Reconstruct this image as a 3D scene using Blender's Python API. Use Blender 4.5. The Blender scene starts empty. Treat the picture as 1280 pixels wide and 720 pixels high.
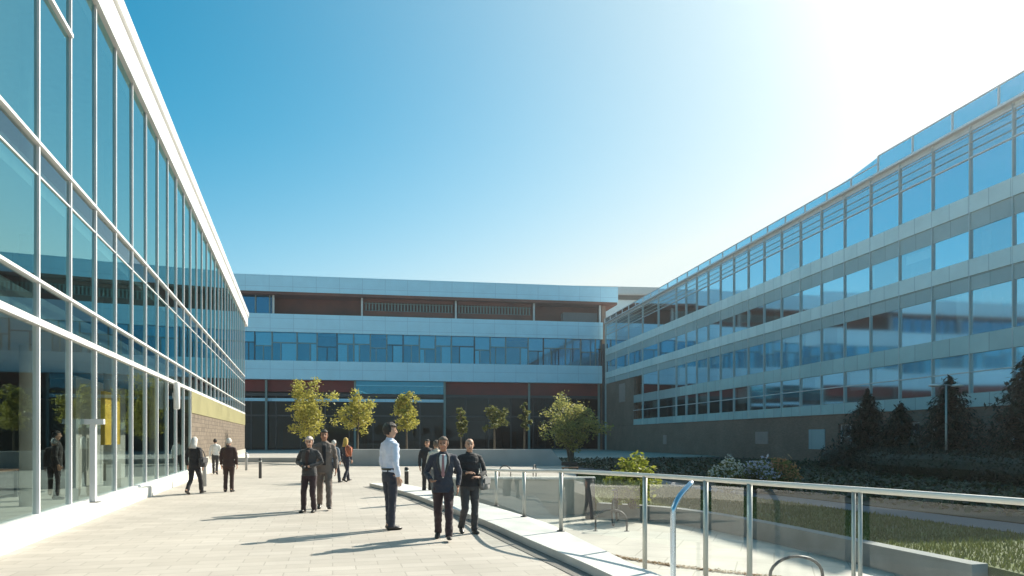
import bpy, bmesh, math, random
from mathutils import Vector, Matrix, noise
R = math.radians
S = bpy.context.scene
COL = S.collection
RND = random.Random(7)

# ------------------------------------------------------------------ materials
def nt(name):
    m = bpy.data.materials.new(name); m.use_nodes = True
    t = m.node_tree; t.nodes.clear()
    o = t.nodes.new('ShaderNodeOutputMaterial')
    return m, t, o

def pm(name, col, rough=.6, metal=0., var=.12, scale=4., bump=0., bscale=40., spec=.5, sheen=0., rvar=.12):
    m, t, o = nt(name)
    b = t.nodes.new('ShaderNodeBsdfPrincipled')
    tc = t.nodes.new('ShaderNodeTexCoord')
    n = t.nodes.new('ShaderNodeTexNoise'); n.inputs['Scale'].default_value = scale; n.inputs['Detail'].default_value = 6
    t.links.new(tc.outputs['Object'], n.inputs['Vector'])
    mr = t.nodes.new('ShaderNodeMapRange'); mr.inputs[1].default_value = .3; mr.inputs[2].default_value = .7
    mr.inputs[3].default_value = 1 - var; mr.inputs[4].default_value = 1 + var
    t.links.new(n.outputs['Fac'], mr.inputs[0])
    mx = t.nodes.new('ShaderNodeMix'); mx.data_type = 'RGBA'; mx.blend_type = 'MULTIPLY'; mx.inputs[0].default_value = 1
    mx.inputs[6].default_value = (*col, 1)
    t.links.new(mr.outputs[0], mx.inputs[7])
    t.links.new(mx.outputs[2], b.inputs['Base Color'])
    b.inputs['Metallic'].default_value = metal
    b.inputs['Specular IOR Level'].default_value = spec
    r2 = t.nodes.new('ShaderNodeMapRange'); r2.inputs[1].default_value = .3; r2.inputs[2].default_value = .7
    r2.inputs[3].default_value = max(0.02, rough - rvar); r2.inputs[4].default_value = min(1, rough + rvar)
    t.links.new(n.outputs['Fac'], r2.inputs[0]); t.links.new(r2.outputs[0], b.inputs['Roughness'])
    if bump:
        n2 = t.nodes.new('ShaderNodeTexNoise'); n2.inputs['Scale'].default_value = bscale; n2.inputs['Detail'].default_value = 4
        t.links.new(tc.outputs['Object'], n2.inputs['Vector'])
        bp = t.nodes.new('ShaderNodeBump'); bp.inputs['Strength'].default_value = bump; bp.inputs['Distance'].default_value = .02
        t.links.new(n2.outputs['Fac'], bp.inputs['Height']); t.links.new(bp.outputs[0], b.inputs['Normal'])
    if sheen: b.inputs['Sheen Weight'].default_value = sheen
    t.links.new(b.outputs[0], o.inputs[0])
    return m

def brickmat(name, c1, c2, cm, bw, bh, mortar=.012, rough=.75, rot=0., coords='Object', axes='XY', noise_var=.12, bump=.3, nscale=.6, offset=.5):
    m, t, o = nt(name)
    b = t.nodes.new('ShaderNodeBsdfPrincipled'); b.inputs['Roughness'].default_value = rough
    tc = t.nodes.new('ShaderNodeTexCoord')
    vec = tc.outputs[coords]
    if axes == 'XZ':
        sp = t.nodes.new('ShaderNodeSeparateXYZ'); cb = t.nodes.new('ShaderNodeCombineXYZ')
        t.links.new(vec, sp.inputs[0]); t.links.new(sp.outputs[0], cb.inputs[0]); t.links.new(sp.outputs[2], cb.inputs[1])
        vec = cb.outputs[0]
    mp = t.nodes.new('ShaderNodeMapping'); mp.inputs['Rotation'].default_value = (0, 0, rot)
    t.links.new(vec, mp.inputs[0])
    br = t.nodes.new('ShaderNodeTexBrick')
    br.inputs['Color1'].default_value = (*c1, 1); br.inputs['Color2'].default_value = (*c2, 1); br.inputs['Mortar'].default_value = (*cm, 1)
    br.inputs['Scale'].default_value = 1; br.inputs['Mortar Size'].default_value = mortar; br.inputs['Brick Width'].default_value = bw
    br.inputs['Row Height'].default_value = bh; br.offset = offset
    t.links.new(mp.outputs[0], br.inputs['Vector'])
    n = t.nodes.new('ShaderNodeTexNoise'); n.inputs['Scale'].default_value = nscale; n.inputs['Detail'].default_value = 8; n.inputs['Roughness'].default_value = .65
    t.links.new(tc.outputs[coords], n.inputs['Vector'])
    mr = t.nodes.new('ShaderNodeMapRange'); mr.inputs[1].default_value = .3; mr.inputs[2].default_value = .7
    mr.inputs[3].default_value = 1 - noise_var; mr.inputs[4].default_value = 1 + noise_var
    t.links.new(n.outputs['Fac'], mr.inputs[0])
    mx = t.nodes.new('ShaderNodeMix'); mx.data_type = 'RGBA'; mx.blend_type = 'MULTIPLY'; mx.inputs[0].default_value = 1
    t.links.new(br.outputs['Color'], mx.inputs[6]); t.links.new(mr.outputs[0], mx.inputs[7])
    t.links.new(mx.outputs[2], b.inputs['Base Color'])
    if bump:
        bp = t.nodes.new('ShaderNodeBump'); bp.inputs['Strength'].default_value = bump; bp.inputs['Distance'].default_value = .01; bp.invert = True
        t.links.new(br.outputs['Fac'], bp.inputs['Height']); t.links.new(bp.outputs[0], b.inputs['Normal'])
    t.links.new(b.outputs[0], o.inputs[0])
    return m

def glass(name, tint, base=.1, rough=.0, refl=(1, 1, 1), ior=1.5, var=0., fs=1.):
    m, t, o = nt(name)
    tr = t.nodes.new('ShaderNodeBsdfTransparent'); tr.inputs[0].default_value = (*tint, 1)
    gl = t.nodes.new('ShaderNodeBsdfGlossy'); gl.inputs['Roughness'].default_value = rough; gl.inputs['Color'].default_value = (*refl, 1)
    fr = t.nodes.new('ShaderNodeFresnel'); fr.inputs['IOR'].default_value = ior
    ma = t.nodes.new('ShaderNodeMath'); ma.operation = 'MULTIPLY_ADD'; ma.inputs[1].default_value = (1 - base) * fs; ma.inputs[2].default_value = base; ma.use_clamp = True
    t.links.new(fr.outputs[0], ma.inputs[0])
    if var:
        tc = t.nodes.new('ShaderNodeTexCoord'); n = t.nodes.new('ShaderNodeTexNoise'); n.inputs['Scale'].default_value = .35
        t.links.new(tc.outputs['Object'], n.inputs['Vector'])
        bp = t.nodes.new('ShaderNodeBump'); bp.inputs['Strength'].default_value = var; bp.inputs['Distance'].default_value = .05
        t.links.new(n.outputs['Fac'], bp.inputs['Height']); t.links.new(bp.outputs[0], gl.inputs['Normal'])
    mx = t.nodes.new('ShaderNodeMixShader')
    t.links.new(ma.outputs[0], mx.inputs[0]); t.links.new(tr.outputs[0], mx.inputs[1]); t.links.new(gl.outputs[0], mx.inputs[2])
    t.links.new(mx.outputs[0], o.inputs[0])
    return m

def leafmat(name, c1, c2, trans=.45):
    m, t, o = nt(name)
    g = t.nodes.new('ShaderNodeNewGeometry')
    cr = t.nodes.new('ShaderNodeMix'); cr.data_type = 'RGBA'
    cr.inputs[6].default_value = (*c1, 1); cr.inputs[7].default_value = (*c2, 1)
    t.links.new(g.outputs['Random Per Island'], cr.inputs[0])
    b = t.nodes.new('ShaderNodeBsdfPrincipled'); b.inputs['Roughness'].default_value = .55
    tl = t.nodes.new('ShaderNodeBsdfTranslucent')
    t.links.new(cr.outputs[2], b.inputs['Base Color']); t.links.new(cr.outputs[2], tl.inputs[0])
    mx = t.nodes.new('ShaderNodeMixShader'); mx.inputs[0].default_value = trans
    t.links.new(b.outputs[0], mx.inputs[1]); t.links.new(tl.outputs[0], mx.inputs[2])
    t.links.new(mx.outputs[0], o.inputs[0])
    return m

M = {}
M['paver'] = brickmat('cream pavers', (.475, .437, .383), (.415, .378, .326), (.345, .315, .27), .6, .3, .009, .78, rot=R(-14), nscale=.3, noise_var=.17, bump=.25)
M['court'] = brickmat('pale court slabs', (.47, .45, .39), (.44, .42, .365), (.32, .30, .25), 1.2, 1.2, .012, .75, rot=R(20), noise_var=.14, nscale=.9, bump=.2)
M['kerb'] = pm('white kerb stone', (.66, .65, .61), .6, var=.08, scale=2, bump=.1)
M['gutter'] = pm('grey gutter grating stone', (.17, .16, .145), .8, var=.35, scale=30, bump=.5, bscale=60)
M['soil'] = pm('ground soil', (.055, .05, .036), .9, var=.3, scale=1.5, bump=.5)
M['concrete'] = pm('beige concrete', (.42, .40, .35), .75, var=.12, scale=1.2, bump=.1)
M['greyconcrete'] = pm('grey concrete', (.36, .37, .37), .7, var=.12, scale=1.0, bump=.1)
M['darkconcrete'] = pm('weathered dark concrete', (.21, .225, .22), .8, var=.2, scale=1.5, bump=.2)
M['asphalt'] = pm('blue grey path', (.085, .105, .13), .8, var=.15, scale=2, bump=.2)
M['lawn'] = pm('lawn turf', (.085, .11, .025), .9, var=.35, scale=1.6, bump=.6, bscale=60)
M['white'] = pm('white coated aluminium', (.80, .80, .79), .35, var=.04, scale=.6)
M['offwhite'] = pm('weathered white panel', (.62, .62, .60), .5, var=.08, scale=.8)
M['mullion'] = pm('silver mullion', (.78, .78, .79), .42, .1, var=.05, scale=1)
M['mullionR'] = pm('grey green mullion', (.60, .66, .66), .4, .1, var=.05, scale=1)
M['darkframe'] = pm('dark frame', (.05, .055, .06), .4, .3, var=.1)
M['steel'] = pm('brushed steel', (.40, .41, .39), .48, .55, var=.08, scale=3)
M['bandpanel'] = brickmat('blue grey metal cladding', (.54, .82, .95), (.52, .80, .935), (.33, .53, .66), 3.0, 1.35, .02, .38, axes='XZ', noise_var=.05, bump=.1, offset=0.)
M['brownwall'] = pm('brown loggia wall', (.19, .07, .045), .7, var=.3, scale=.35)
M['redsoffit'] = pm('deep red wall', (.22, .032, .027), .6, var=.3, scale=.4)
M['interior'] = pm('interior plaster', (.45, .45, .42), .8, var=.08)
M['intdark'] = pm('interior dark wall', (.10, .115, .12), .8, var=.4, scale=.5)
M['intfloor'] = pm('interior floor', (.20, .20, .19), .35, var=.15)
M['slab'] = pm('floor slab edge', (.28, .29, .29), .7, var=.1)
M['blind'] = pm('pale roller blind', (.76, .80, .78), .8, var=.06)
M['louvre'] = pm('pale beige louvre', (.62, .64, .58), .5, var=.12, scale=.4)
M['slat'] = pm('grey green louvre', (.22, .27, .25), .5, var=.1)
M['olive'] = pm('olive lintel', (.27, .25, .12), .7, var=.12, scale=.5)
M['yellow'] = pm('yellow panel', (.70, .46, .06), .6, var=.1)
M['stone'] = brickmat('brown stone', (.20, .16, .12), (.14, .11, .08), (.10, .08, .06), .42, .2, .014, .85, axes='XZ', noise_var=.3, nscale=2.5, bump=.5)
M['brick'] = brickmat('dark brown brick', (.31, .185, .135), (.23, .14, .10), (.25, .19, .15), .24, .08, .008, .85, axes='XZ', noise_var=.2, nscale=.4, bump=.3)
M['frosted'] = brickmat('frosted glass spandrel', (.84, .91, .89), (.76, .85, .83), (.5, .57, .57), 1.3, 5.0, .02, .22, axes='XZ', noise_var=.1, nscale=.3, bump=.0, offset=0.)
M['greyspandrel'] = brickmat('grey spandrel panel', (.46, .54, .54), (.40, .48, .48), (.28, .34, .34), 2.6, 5.0, .02, .25, axes='XZ', noise_var=.1, nscale=.3, bump=.0, offset=0.)
M['tealspandrel'] = brickmat('pale teal spandrel', (.56, .71, .69), (.48, .62, .61), (.32, .40, .4), 2.6, 5.0, .02, .2, axes='XZ', noise_var=.1, nscale=.3, bump=.0, offset=0.)
M['pink'] = pm('pale pink panel', (.42, .30, .26), .7, var=.15, scale=2)
M['penthouse'] = pm('warm grey penthouse', (.58, .54, .52), .6, var=.05)
M['glassL'] = glass('teal curtain glass', (.58, .84, .85), .40, refl=(.55, .97, 1.0), var=.01, fs=.8)
M['glassLg'] = glass('clear ground floor glass', (.88, .95, .91), .12, refl=(.72, .97, 1.0), var=.01, fs=.5)
M['glassLsp'] = glass('pale teal spandrel glass', (.55, .8, .8), .15, refl=(.85, .95, 1.), var=.01, fs=.75)
M['glassR'] = glass('blue double skin glass', (.80, .90, .89), .09, refl=(.68, .84, .92), var=.02, rough=.05)
M['glassRd'] = glass('clearer double skin glass', (.86, .93, .91), .05, refl=(.68, .84, .92), var=.02, rough=.05, fs=.8)
M['glassRp'] = glass('clear parapet glass', (.86, .92, .92), .05, refl=(.9, .97, 1.))
M['glassC'] = glass('blue window glass', (.50, .86, 1.0), .20, refl=(.14, .64, 1.0), var=.01)
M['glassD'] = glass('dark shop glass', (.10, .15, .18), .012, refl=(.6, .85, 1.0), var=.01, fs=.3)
M['railglass'] = glass('balustrade glass', (.94, .97, .96), .03, fs=.12)
M['bark'] = pm('bark', (.14, .11, .08), .9, var=.3, scale=8, bump=.5)
M['leafY'] = leafmat('yellow green leaves', (.25, .26, .04), (.62, .55, .13))
M['leafO'] = leafmat('pale olive leaves', (.16, .19, .05), (.50, .46, .14))
M['leafG'] = leafmat('green leaves', (.10, .14, .025), (.20, .22, .05))
M['leafP'] = leafmat('olive leaves', (.13, .15, .04), (.24, .24, .07))
M['leafS'] = leafmat('shrub leaves', (.22, .26, .03), (.36, .36, .06))
M['needle'] = leafmat('dark needles', (.012, .026, .014), (.03, .052, .024), .15)
M['hedge'] = leafmat('dark hedge leaves', (.014, .024, .012), (.032, .045, .02), .15)
M['cover'] = leafmat('ground cover leaves', (.02, .032, .012), (.06, .08, .025), .2)
M['grassblade'] = leafmat('grass blades', (.075, .10, .02), (.13, .15, .035), .3)
M['petalW'] = leafmat('white petals', (.62, .60, .52), (.75, .73, .68))
M['petalL'] = leafmat('lilac petals', (.45, .45, .60), (.65, .65, .72))
M['petalO'] = leafmat('orange petals', (.42, .20, .08), (.55, .32, .16))
M['litter'] = leafmat('dry leaves', (.20, .11, .04), (.34, .22, .08), .1)
M['black'] = pm('black metal', (.02, .02, .022), .45, .2, var=.1)
M['darkgrey'] = pm('dark grey metal', (.07, .07, .072), .5, .2, var=.12)
M['railtop'] = pm('pale handrail', (.66, .64, .59), .5, .1, var=.06, scale=2)
M['rubber'] = pm('rubber', (.02, .02, .02), .8)
M['wood'] = pm('brown wood', (.16, .09, .05), .6, var=.25, scale=6)
M['chrome'] = pm('polished rail', (.55, .62, .70), .25, .9, var=.04)
def cloth(name, c, var=.14): return pm(name, c, .85, var=var, scale=7, bump=.25, bscale=60, sheen=.15)
M['skin'] = pm('skin light', (.50, .29, .20), .55, var=.06, scale=10)
M['skin2'] = pm('skin tanned', (.36, .18, .115), .55, var=.06, scale=10)
M['eye'] = pm('eye dark', (.03, .022, .02), .3)
M['lip'] = pm('lip', (.34, .13, .11), .5)
M['hairD'] = pm('dark hair', (.018, .013, .01), .6, var=.3, scale=25, bump=.8, bscale=50)
M['hairW'] = pm('white hair', (.62, .60, .56), .7, var=.12, scale=25, bump=.8, bscale=50)
M['hairR'] = pm('faded reddish hair', (.66, .55, .50), .7, var=.2, scale=25, bump=.8, bscale=50)
M['hairG'] = pm('grey brown hair', (.14, .10, .075), .7, var=.2, scale=25, bump=.8, bscale=50)
M['shirtB'] = cloth('pale blue white shirt', (.62, .69, .84), .06)
M['shirtW'] = cloth('white shirt', (.78, .77, .74), .05)
M['navy'] = cloth('navy cloth', (.028, .032, .05))
M['blackc'] = cloth('black cloth', (.018, .017, .02))
M['charcoal'] = cloth('charcoal cloth', (.05, .048, .05))
M['greyc'] = cloth('grey cloth', (.17, .17, .17))
M['brownc'] = cloth('dark brown cloth', (.05, .026, .022))
M['taupe'] = cloth('taupe cloth', (.16, .125, .105))
M['plum'] = cloth('dark plum cloth', (.035, .018, .022))
M['bluegrey'] = cloth('blue grey cloth', (.16, .20, .25))
M['creamc'] = cloth('cream cloth', (.60, .55, .45), .06)
M['orangec'] = cloth('orange cloth', (.42, .13, .06))
M['yellowc'] = cloth('mustard cloth', (.50, .34, .08))
M['tie'] = cloth('patterned tie', (.30, .16, .17))
M['shoe'] = pm('dark leather', (.02, .016, .014), .4, var=.1)

# ------------------------------------------------------------------ helpers
def tag(o, label=None, cat=None, group=None, kind=None):
    if label: o['label'] = label
    if cat: o['category'] = cat
    if group: o['group'] = group
    if kind: o['kind'] = kind
    return o

def empty(name, loc=(0, 0, 0), rz=0., label=None, cat=None, group=None):
    o = bpy.data.objects.new(name, None); COL.objects.link(o)
    o.location = loc; o.rotation_euler = (0, 0, rz); o.empty_display_size = .2
    return tag(o, label, cat, group)

def link(name, me, mat, parent=None, smooth=False, loc=None):
    if isinstance(me, bmesh.types.BMesh):
        bm = me; me = bpy.data.meshes.new(name); bm.to_mesh(me); bm.free()
    o = bpy.data.objects.new(name, me); COL.objects.link(o)
    for mm in (mat if isinstance(mat, (list, tuple)) else [mat]): me.materials.append(mm)
    if parent: o.parent = parent
    if loc: o.location = loc
    if smooth: me.polygons.foreach_set('use_smooth', [True] * len(me.polygons))
    return o

def box(bm, x0, x1, y0, y1, z0, z1):
    if x0 > x1: x0, x1 = x1, x0
    if y0 > y1: y0, y1 = y1, y0
    v = [bm.verts.new(p) for p in ((x0, y0, z0), (x1, y0, z0), (x1, y1, z0), (x0, y1, z0), (x0, y0, z1), (x1, y0, z1), (x1, y1, z1), (x0, y1, z1))]
    for f in ((3, 2, 1, 0), (4, 5, 6, 7), (0, 1, 5, 4), (1, 2, 6, 5), (2, 3, 7, 6), (3, 0, 4, 7)): bm.faces.new([v[i] for i in f])
    return v

def bx(name, mat, parent, *d, bevel=0.):
    bm = bmesh.new(); box(bm, *d)
    if bevel: bmesh.ops.bevel(bm, geom=list(bm.edges), offset=bevel, segments=2, affect='EDGES')
    return link(name, bm, mat, parent)

def quad(bm, pts): return bm.faces.new([bm.verts.new(p) for p in pts])

def loft(bm, pts, rad, n=10, ref=(1, 0, 0), caps=True):
    """tube through pts; rad: one radius or (rx, ry) per point"""
    pts = [Vector(p) for p in pts]; ref = Vector(ref); rings = []
    for i, p in enumerate(pts):
        a = pts[max(0, i - 1)]; b = pts[min(len(pts) - 1, i + 1)]
        t = (b - a); t = t.normalized() if t.length > 1e-9 else Vector((0, 0, 1))
        s = ref - t * ref.dot(t)
        if s.length < 1e-3: s = Vector((0, 1, 0)) - t * t.y
        s.normalize(); u = t.cross(s)
        r = rad[i]; rx, ry = r if isinstance(r, (tuple, list)) else (r, r)
        rings.append([bm.verts.new(p + s * (rx * math.cos(2 * math.pi * k / n)) + u * (ry * math.sin(2 * math.pi * k / n))) for k in range(n)])
    for A, B in zip(rings, rings[1:]):
        for k in range(n): bm.faces.new((A[k], A[(k + 1) % n], B[(k + 1) % n], B[k]))
    if caps:
        bm.faces.new(list(reversed(rings[0]))); bm.faces.new(rings[-1])
    return rings

def tube(name, mat, parent, pts, r, n=10, smooth=True):
    bm = bmesh.new(); loft(bm, pts, [r] * len(pts) if not isinstance(r, (list, tuple)) else r, n)
    return link(name, bm, mat, parent, smooth)

def ellipsoid(bm, c, r, seg=14, rg=9):
    mat = Matrix.Translation(c) @ Matrix.Diagonal((*r, 1))
    return bmesh.ops.create_uvsphere(bm, u_segments=seg, v_segments=rg, radius=1, matrix=mat)['verts']

def children(o): return [c for c in bpy.data.objects if c.parent == o]
def copy_tree(o, parent=None):
    c = o.copy(); COL.objects.link(c)
    if parent: c.parent = parent
    for ch in children(o): copy_tree(ch, c)
    return c

def prism(name, mat, poly, z0, z1, parent=None, kind=None):
    bm = bmesh.new()
    top = [bm.verts.new((x, y, z1)) for x, y in poly]
    f = bm.faces.new(top)
    if z1 > z0:
        r = bmesh.ops.extrude_face_region(bm, geom=[f])
        for v in r['geom']:
            if isinstance(v, bmesh.types.BMVert): v.co.z = z0
    bmesh.ops.recalc_face_normals(bm, faces=bm.faces)
    if z1 == z0:
        for f in bm.faces:
            if f.normal.z < 0: f.normal_flip()
    o = link(name, bm, mat, parent)
    if kind: o['kind'] = kind
    return o

def spline(pts, n=8):
    """Catmull-Rom"""
    P = [Vector(p) for p in pts]; P = [P[0] * 2 - P[1]] + P + [P[-1] * 2 - P[-2]]; out = []
    for i in range(1, len(P) - 2):
        for k in range(n):
            t = k / n; a, b, c, d = P[i - 1:i + 3]
            out.append(.5 * ((2 * b) + (c - a) * t + (2 * a - 5 * b + 4 * c - d) * t * t + (3 * b - 3 * c + d - a) * t ** 3))
    out.append(P[-2]); return out

# ------------------------------------------------------------------ camera, light, sky
AZ, EL = R(47.5), R(36)
SUN = Vector((math.sin(AZ) * math.cos(EL), math.cos(AZ) * math.cos(EL), math.sin(EL)))
cam = bpy.data.cameras.new('camera'); co = bpy.data.objects.new('camera', cam); COL.objects.link(co)
co.location = (0, 0, 1.72); co.rotation_euler = (R(90), 0, 0)
cam.sensor_width = 36; cam.lens = 36 * 900 / 1280; cam.shift_y = 187 / 1280; cam.clip_end = 5000; cam.clip_start = .05
S.camera = co
sl = bpy.data.lights.new('sun', 'SUN'); so = bpy.data.objects.new('sun', sl); COL.objects.link(so)
sl.energy = 3.9; sl.angle = R(.5); sl.color = (1, .93, .80)
so.rotation_euler = SUN.to_track_quat('Z', 'Y').to_euler(); so.location = SUN * 200
w = bpy.data.worlds.new('World'); S.world = w; w.use_nodes = True
t = w.node_tree; t.nodes.clear()
out = t.nodes.new('ShaderNodeOutputWorld'); bg = t.nodes.new('ShaderNodeBackground'); bg.inputs[1].default_value = .067
sky = t.nodes.new('ShaderNodeTexSky'); sky.sky_type = 'NISHITA'; sky.sun_disc = False
sky.sun_elevation = EL; sky.sun_rotation = AZ; sky.air_density = 1.0; sky.dust_density = .3; sky.ozone_density = 6.0
hs = t.nodes.new('ShaderNodeHueSaturation'); hs.inputs['Saturation'].default_value = 1.36; hs.inputs['Hue'].default_value = .462
t.links.new(sky.outputs[0], hs.inputs['Color'])
def mth(op, a, b=None, clamp=False):
    n = t.nodes.new('ShaderNodeMath'); n.operation = op; n.use_clamp = clamp
    for i, v in enumerate((a, b)):
        if v is None: continue
        if isinstance(v, (int, float)): n.inputs[i].default_value = v
        else: t.links.new(v, n.inputs[i])
    return n.outputs[0]
# bright haze of the sky round the sun and along the horizon below it
tc = t.nodes.new('ShaderNodeTexCoord')
nz = t.nodes.new('ShaderNodeVectorMath'); nz.operation = 'NORMALIZE'; t.links.new(tc.outputs['Generated'], nz.inputs[0])
dp = t.nodes.new('ShaderNodeVectorMath'); dp.operation = 'DOT_PRODUCT'; dp.inputs[1].default_value = SUN; t.links.new(nz.outputs[0], dp.inputs[0])
sx = t.nodes.new('ShaderNodeSeparateXYZ'); t.links.new(nz.outputs[0], sx.inputs[0])
dd = mth('MAXIMUM', dp.outputs['Value'], 0.)
low_ = mth('POWER', mth('SUBTRACT', 1., mth('ABSOLUTE', sx.outputs[2])), 8.)
f1 = mth('MULTIPLY', mth('POWER', dd, 4.8), 1.15)
f2 = mth('MULTIPLY', low_, mth('ADD', mth('MULTIPLY', mth('MULTIPLY', dd, dd), 8.2), .75))
fac = mth('ADD', f1, f2, True)
mix = t.nodes.new('ShaderNodeMix'); mix.data_type = 'RGBA'; mix.inputs[7].default_value = (5.7, 6.45, 6.35, 1)
t.links.new(fac, mix.inputs[0]); t.links.new(hs.outputs[0], mix.inputs[6]); t.links.new(mix.outputs[2], bg.inputs[0])
b2 = t.nodes.new('ShaderNodeBackground'); b2.inputs[0].default_value = (1, .97, .9, 1)
t.links.new(mth('MULTIPLY', mth('POWER', dd, 30.), .5), b2.inputs[1])
ad = t.nodes.new('ShaderNodeAddShader'); t.links.new(bg.outputs[0], ad.inputs[0]); t.links.new(b2.outputs[0], ad.inputs[1])
t.links.new(ad.outputs[0], out.inputs[0])
S.view_settings.view_transform = 'Standard'; S.view_settings.look = 'None'; S.view_settings.exposure = 1.15; S.view_settings.gamma = 1
S.cycles.max_bounces = 8; S.cycles.transparent_max_bounces = 16; S.cycles.glossy_bounces = 4; S.cycles.diffuse_bounces = 3
S.cycles.caustics_reflective = False; S.cycles.caustics_refractive = False
S.cycles.use_denoising = True

# ------------------------------------------------------------------ ground
ZC = -.45                      # level of the sunken court
gr = prism('ground', M['soil'], [(-600, -300), (600, -300), (600, 900), (-600, 900)], -.62, -.62, kind='structure')
inner = spline([(3.4, -2, 0), (2.75, 2.5, 0), (2.2, 4.6, 0), (1.62, 6.6, 0), (1.0, 8.95, 0), (.25, 11.4, 0), (-.64, 14.3, 0), (-1.75, 17.4, 0), (-3.25, 21.5, 0), (-5.6, 26.5, 0)], 8)
def kw(y): return .55 if y < 9 else (.55 + (y - 9) * .1125 if y < 13 else 1.0)
def off(pts, d):
    o = []
    for i, p in enumerate(pts):
        tt = (pts[min(i + 1, len(pts) - 1)] - pts[max(i - 1, 0)]).normalized(); nn = Vector((tt.y, -tt.x, 0))
        o.append(p + nn * (d(p.y) if callable(d) else d))
    return o
gut = off(inner, -.24); outer = off(inner, kw)
# upper plaza: everything left of the kerb and behind the court
BW = 20.3                      # back wall line of the court
in2 = [p for p in inner if p.y < 25.5]
poly = [(-40, -25), (6, -25)] + [(p.x, p.y) for p in in2] + [(-4.6, 27), (-3, 30), (2.9, 30.5), (3.2, 44), (8, 60), (26, 70), (26, 150), (-90, 150), (-90, -25)]
prism('plaza_paving', M['paver'], poly, -.6, 0, kind='structure')
def strip(name, A, B, z0, z1, mat, kind='structure'):
    bm = bmesh.new(); n = len(A)
    q = [[bm.verts.new((p.x, p.y, z)) for p in L] for L, z in ((A, z0), (A, z1), (B, z1), (B, z0))]
    for r in range(4):
        P, Q = q[r], q[(r + 1) % 4]
        for i in range(n - 1): bm.faces.new((P[i], P[i + 1], Q[i + 1], Q[i]))
    bm.faces.new([r[0] for r in q]); bm.faces.new([r[-1] for r in reversed(q)])
    bmesh.ops.recalc_face_normals(bm, faces=bm.faces)
    o = link(name, bm, mat); o['kind'] = kind; return o
sel = [i for i, p in enumerate(inner) if p.y < 25.6]
strip('gutter', [gut[i] for i in sel], [inner[i] - (inner[i] - gut[i]) * .02 for i in sel], -.05, .008, M['gutter'])
strip('kerb', [inner[i] for i in sel], [outer[i] for i in sel], -.6, .12, M['kerb'])
# court floor
oc = [p for p in outer if p.y < 24]
low = [(2.3, 19.6), (4.0, 18.2), (5.1, 15.6), (6.1, 11.5), (6.45, 10.1)]
prism('court_paving', M['court'], [(p.x - .05, p.y) for p in oc] + [(2.9, 24), (9.0, 24), (9.4, 8.5), (12, -25), (3.5, -25)], -.61, ZC, kind='structure')
# terrace behind the back wall joins plaza level
prism('terrace_paving', M['paver'], [(-3.9, 23.1), (-3.4, 21.9), (-2.0, BW + .12), (2.35, BW + .12), (2.9, 30.5), (-3, 30), (-4.6, 27), (-4.7, 25.4)], -.6, .004, kind='structure')
lowc = spline([(x, y, 0) for x, y in low], 6)
lawn_in = off(lowc, -.30)
prism('lawn', M['lawn'], [(p.x, p.y) for p in lawn_in] + [(6.9, 8.4), (8.6, 6), (11.2, 6), (9.6, 13.5), (7.7, 20.5), (6.2, 26), (4.2, 38), (3.3, 43.5), (3.0, 31), (2.45, BW + .1)], -.6, -.10, kind='structure')
prism('footpath', M['asphalt'], [(11.2, 6), (12.7, 6), (10.6, 15.2), (8.4, 22.2), (6.85, 27.3), (5.4, 40), (3.5, 44.5), (3.3, 43.5), (4.2, 38), (6.2, 26), (7.7, 20.5), (9.6, 13.5)], -.6, -.085, kind='structure')
prism('planting_bed', M['soil'], [(12.7, 6), (40, 6), (40, 70), (26.2, 70), (8.2, 60), (3.5, 44.5), (5.4, 40), (6.85, 27.3), (8.4, 22.2), (10.6, 15.2)], -.6, -.06, kind='structure')

# grass blades on the lawn (uncountable)
bm = bmesh.new(); rg = random.Random(3)
def in_lawn(x, y):
    if y < 9 or y > 40: return False
    xl = None
    P = [(6.85, 8.4)] + [(p.x, p.y) for p in reversed(lawn_in)] + [(3.0, 31), (3.3, 43)]
    Q = [(11.0, 7), (9.6, 13.5), (7.7, 20.5), (6.2, 26), (4.2, 38)]
    def itp(L, y):
        L = sorted(L, key=lambda p: p[1])
        for (x0, y0), (x1, y1) in zip(L, L[1:]):
            if y0 <= y <= y1: return x0 + (x1 - x0) * (y - y0) / max(1e-6, y1 - y0)
        return None
    a, b = itp(P, y), itp(Q, y)
    return a is not None and b is not None and a + .05 < x < b - .05
for i in range(60000):
    x = rg.uniform(2.3, 11); y = 9 + 31 * rg.random() ** 1.5
    if not in_lawn(x, y): continue
    h = rg.uniform(.04, .10) * (1 + .4 * noise.noise((x * .8, y * .8, 0))); a = rg.uniform(0, 6.28); wv = .006 + .0006 * y
    dx, dy = math.cos(a) * wv, math.sin(a) * wv; lx, ly = rg.uniform(-.03, .03), rg.uniform(-.03, .03)
    bm.faces.new([bm.verts.new(p) for p in ((x - dx, y - dy, -.1), (x + dx, y + dy, -.1), (x + lx, y + ly, -.1 + h))])
tag(link('grass', bm, M['grassblade']), 'short olive grass blades covering the lawn beyond the balustrade', 'grass', kind='stuff')

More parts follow.
